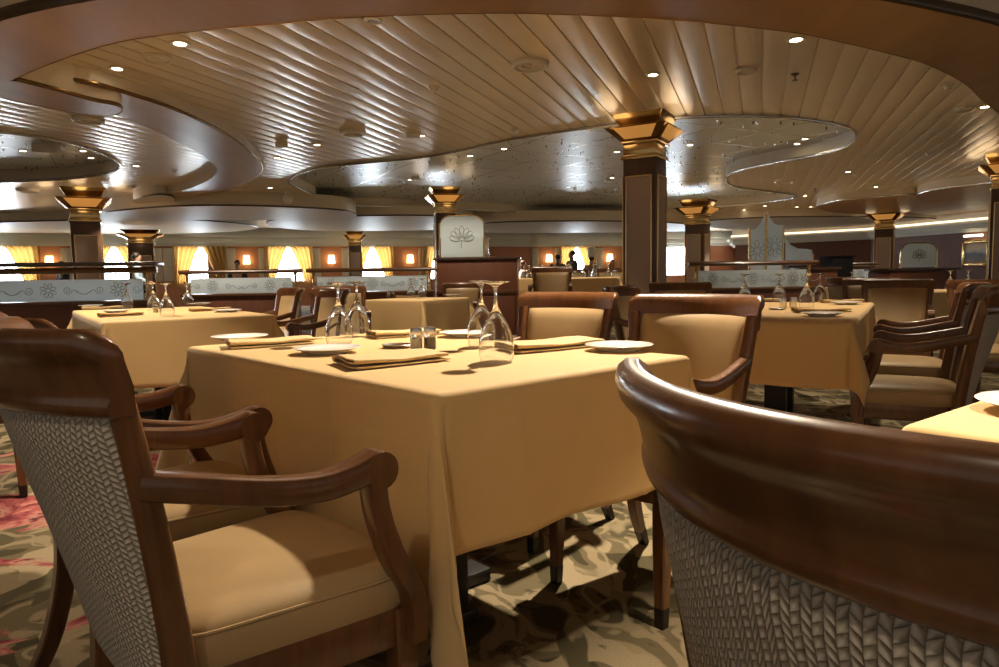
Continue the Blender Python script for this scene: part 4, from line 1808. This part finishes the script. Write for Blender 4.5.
solo = [(180, 44, 'lit downlight just under the bronze ring at the upper left', 1.5), (117, 69, 'lit downlight left of the one under the bronze ring at the upper left', 1.3), (373, 21, 'unlit chrome downlight at the top edge of the planks', 1.3), (653, 75, 'lit downlight above and left of the central column', 1.3),
        (796, 40, 'largest lit downlight at the upper right of the planks', 1.5), (985, 107, 'lit downlight at the right edge under the bronze ring', 1.4), (421, 136, 'lit downlight beside the small ceiling box in the middle', 1.3)]
for px, py, lb, s in solo:
    downlight(px, py, lb, 'recessed downlights', s=s, lens=LENS_OFF if 'unlit' in lb else None)
zones = [
    ('tiny lit downlight in the planks of the left ceiling bay', 'downlights of the left bay', ZP - .013, [(136, 166), (277, 158), (270, 188), (317, 145)]),
    ('tiny lit downlight in the left starry recess', 'downlights of the left starry recess', ZS - .01, [(23, 151), (83, 151), (91, 158)]),
    ('tiny lit downlight in the middle starry recess left of the central column', 'downlights of the middle starry recess', ZS - .01, [(449, 152), (470, 156), (504, 149), (410, 180), (384, 205), (361, 207), (617, 152), (350, 206), (612, 178)]),
    ('tiny lit downlight in the starry recess right of the central column', 'downlights of the right starry recess', ZS - .01, [(690, 145), (797, 144), (805, 139), (771, 156), (755, 159)]),
    ('tiny lit downlight in the right hand planks', 'downlights of the right planks', ZP - .013, [(848, 172), (876, 187), (805, 196), (811, 207), (797, 207), (744, 210), (765, 206), (909, 193), (912, 202)]),
    ('tiny lit downlight in the far left ceiling bands', 'downlights of the far left bands', ZP - .013, [(350, 213), (384, 219), (396, 219), (416, 221), (396, 211), (355, 219), (220, 220), (172, 222)]),
]
for lb, gr, z, pts in zones:
    for px, py in pts:
        downlight(px, py, lb, gr, z, 1.3)

DISC = MB().lathe([(.0005, -.014), (.012, -.014), (.014, -.006), (.05, -.006), (.055, -.018), (.082, -.020), (.086, -.008), (.092, -.008), (.096, -.030), (.112, -.030), (.125, -.016), (.125, .006), (.0005, .006)], 36).mesh('ceiling_speaker', M['iron'], angle=30)
for px, py, s, z, lb in ((530, 63.5, 1.3, ZP, 'large round ceiling speaker in the middle of the planks'), (353, 132, 1.25, ZP, 'round ceiling speaker above the middle starry recess'), (157, 57, .95, ZP, 'round ceiling disc beside the upper left downlight'), (746, 70.5, .75, ZP, 'round ceiling disc right of the central column'),
                         (965, 109, .8, ZP, 'round ceiling disc at the right edge beside a downlight'), (88, 119, 1.3, ZP, 'wide flat round vent by the tip of the left ceiling tongue'), (28, 189.5, 1.6, ZP, 'flat ceiling disc left of the big left column'), (245, 199.5, 1.5, ZP, 'flat ceiling disc far back at the left'), (785, 180.5, 1.5, ZP, 'flat ceiling disc right of the starry recess')):
    put('ceiling_speaker', DISC, at(px, py, z - .008), lb, 'ceiling speaker', 'round ceiling discs', 0, s)
DET = MB().lathe([(.0005, -.045), (.018, -.045), (.030, -.035), (.034, -.018), (.050, -.012), (.052, .004), (.0005, .004)], 24).mesh('smoke_detector', M['iron'], angle=40)
for px, py, lb, z in ((434, 87, 'small smoke detector left of the large round speaker', ZP), (515, 130, 'small smoke detector at the edge of the starry recess', ZP), (948, 85, 'small detector below the bronze ring at the upper right', ZP), (929, 152.5, 'small detector in the right planks', ZP), (174, 170, 'small detector in the crescent of the left ceiling', ZP), (134, 186, 'small detector above the left column', ZP), (855, 175, 'small detector beside a right hand downlight', ZP), (575, 188, 'small detector in the starry recess beside the central column', ZS)):
    put('smoke_detector', DET, at(px, py, z - .01), lb, 'smoke detector', 'smoke detectors')
SPR = MB().lathe([(.0005, -.05), (.022, -.05), (.022, -.046), (.006, -.044), (.006, -.02), (.014, -.014), (.03, -.004), (.03, .004), (.0005, .004)], 16).mesh('sprinkler', M['detector'], angle=40)
for px, py, lb, z in ((795, 74, 'small dark sprinkler head in the right planks', ZP), (815, 189, 'small sprinkler head near the right starry recess', ZP), (211, 200, 'small sprinkler head far back at the left', ZP), (39, 148, 'dark sprinkler head in the left starry recess', ZS - .03)):
    put('ceiling_sprinkler', SPR, at(px, py, z - .008), lb, 'sprinkler', 'sprinkler heads', 0, 1.2)
BOX = MB().box((0, 0, -.03), (.17, .12, .07)).mesh('ceiling_box', M['iron'], bevel=.006)
for px, py, lb, z, s in ((281.5, 143, 'small pale ceiling box in the left planks', ZP, .9), (413, 133, 'small pale ceiling box in the middle planks', ZP, 1.0), (415, 177, 'dark looking box in the starry recess', ZS, .9), (608, 179.5, 'small box in the starry recess left of the central column', ZS, .8), (247, 187, 'small box at the back of the left planks', ZP, .9), (46, 145, 'wide pale box in the left starry recess', ZS, 1.8)):
    put('ceiling_box', BOX, at(px, py, z - .004), lb, 'ceiling box', 'small ceiling boxes', R(15), s)
cmr = MB().lathe([(.0005, -.17), (.04, -.16), (.062, -.125), (.066, -.10), (.055, -.06), (.03, -.045), (.03, .004), (.0005, .004)], 24).build('dome_camera', M['iron'])
cmr.location = at(287.5, 191, ZP - .03)
cmr.scale = (1.5, 1.5, 1.5)
tag(cmr, 'white dome camera under the left end of the starry recess', 'camera')

# ------------------------------------------------------------------ light
W = bpy.data.worlds.new('world')
SC.world = W
W.use_nodes = True
W.node_tree.nodes['Background'].inputs[0].default_value = (1.0, .90, .78, 1)
W.node_tree.nodes['Background'].inputs[1].default_value = .27


def spot(x, y, z, power, cone=110, blend=.35, radius=.035, col=(1, .83, .62), tx=None, ty=None):
    l = bpy.data.lights.new('downlight_beam', 'SPOT')
    l.energy = power
    l.spot_size = R(cone)
    l.spot_blend = blend
    l.shadow_soft_size = radius
    l.color = col
    o = bpy.data.objects.new('downlight_beam', l)
    COL.objects.link(o)
    o.location = (x, y, ZR - .04 if 2.3 < y < 7 else z)
    if tx is not None:
        d = Vector((tx, ty, .7)) - Vector((x, y, z))
        o.rotation_euler = d.to_track_quat('-Z', 'Y').to_euler()
    return o


ZL = ZP - .03
for ux, uy, uz, ur, uk in UPL:
    for k in range(4):
        l = bpy.data.lights.new('capital_uplight', 'POINT')
        l.energy = 1.0 * uk
        l.color = (1, .72, .42)
        l.shadow_soft_size = .14
        q = bpy.data.objects.new('capital_uplight', l)
        COL.objects.link(q)
        A = k * PI / 2 + .4
        q.location = (ux + ur * 1.3 * math.cos(A), uy + ur * 1.3 * math.sin(A), uz)
spot(.62, 3.10, ZL, 370, 84, .3, .03, (1, .83, .62), -.25, 2.05)
spot(-2.75, 4.75, ZL, 230, 92)
spot(2.1, 4.3, ZL, 110, 80)
spot(1.30, .80, ZL, 240, 62)
spot(-.9, 6.0, 2.5, 100, 84)
spot(-.7, 8.4, ZL, 90, 110)
spot(-1.45, 3.0, ZL, 80, 68)  # added fill lamp that brightens the front cloth of the left table
spot(4.2, 7.0, ZL, 60)
spot(4.4, 8.6, ZL, 70)
spot(1.0, 10.2, ZL, 130, 120)
spot(-4, 8.0, ZL, 150)
spot(-.55, -.75, ZL, 34, 50, .6, .05, (1, .82, .6), .0, .35)  # unseen lamp behind the camera, added to light the near woven chair backs
spot(7, 14, 2.35, 400, 130)
spot(-7, 14, 2.35, 300, 130)
spot(0, 15, 2.35, 350, 130)
spot(6.6, 18.5, 2.2, 400, 140)


def area(loc, target, sx, sy, power, col):
    l = bpy.data.lights.new('window_daylight', 'AREA')
    l.shape = 'RECTANGLE'
    l.size, l.size_y = sx, sy
    l.energy = power
    l.color = col
    o = bpy.data.objects.new('window_daylight', l)
    COL.objects.link(o)
    o.location = loc
    o.rotation_euler = (Vector(target) - Vector(loc)).to_track_quat('-Z', 'Y').to_euler()
    return o


# ------------------------------------------------------------------ render look
SC.view_settings.view_transform = 'Standard'
SC.view_settings.look = 'None'
SC.view_settings.gamma = 1
SC.view_settings.exposure = 0.55
SC.view_settings.use_curve_mapping = False
SC.cycles.use_denoising = True
SC.cycles.max_bounces = 10
SC.cycles.transmission_bounces = 10
SC.cycles.transparent_max_bounces = 12
SC.cycles.sample_clamp_indirect = 6
SC.cycles.blur_glossy = .5
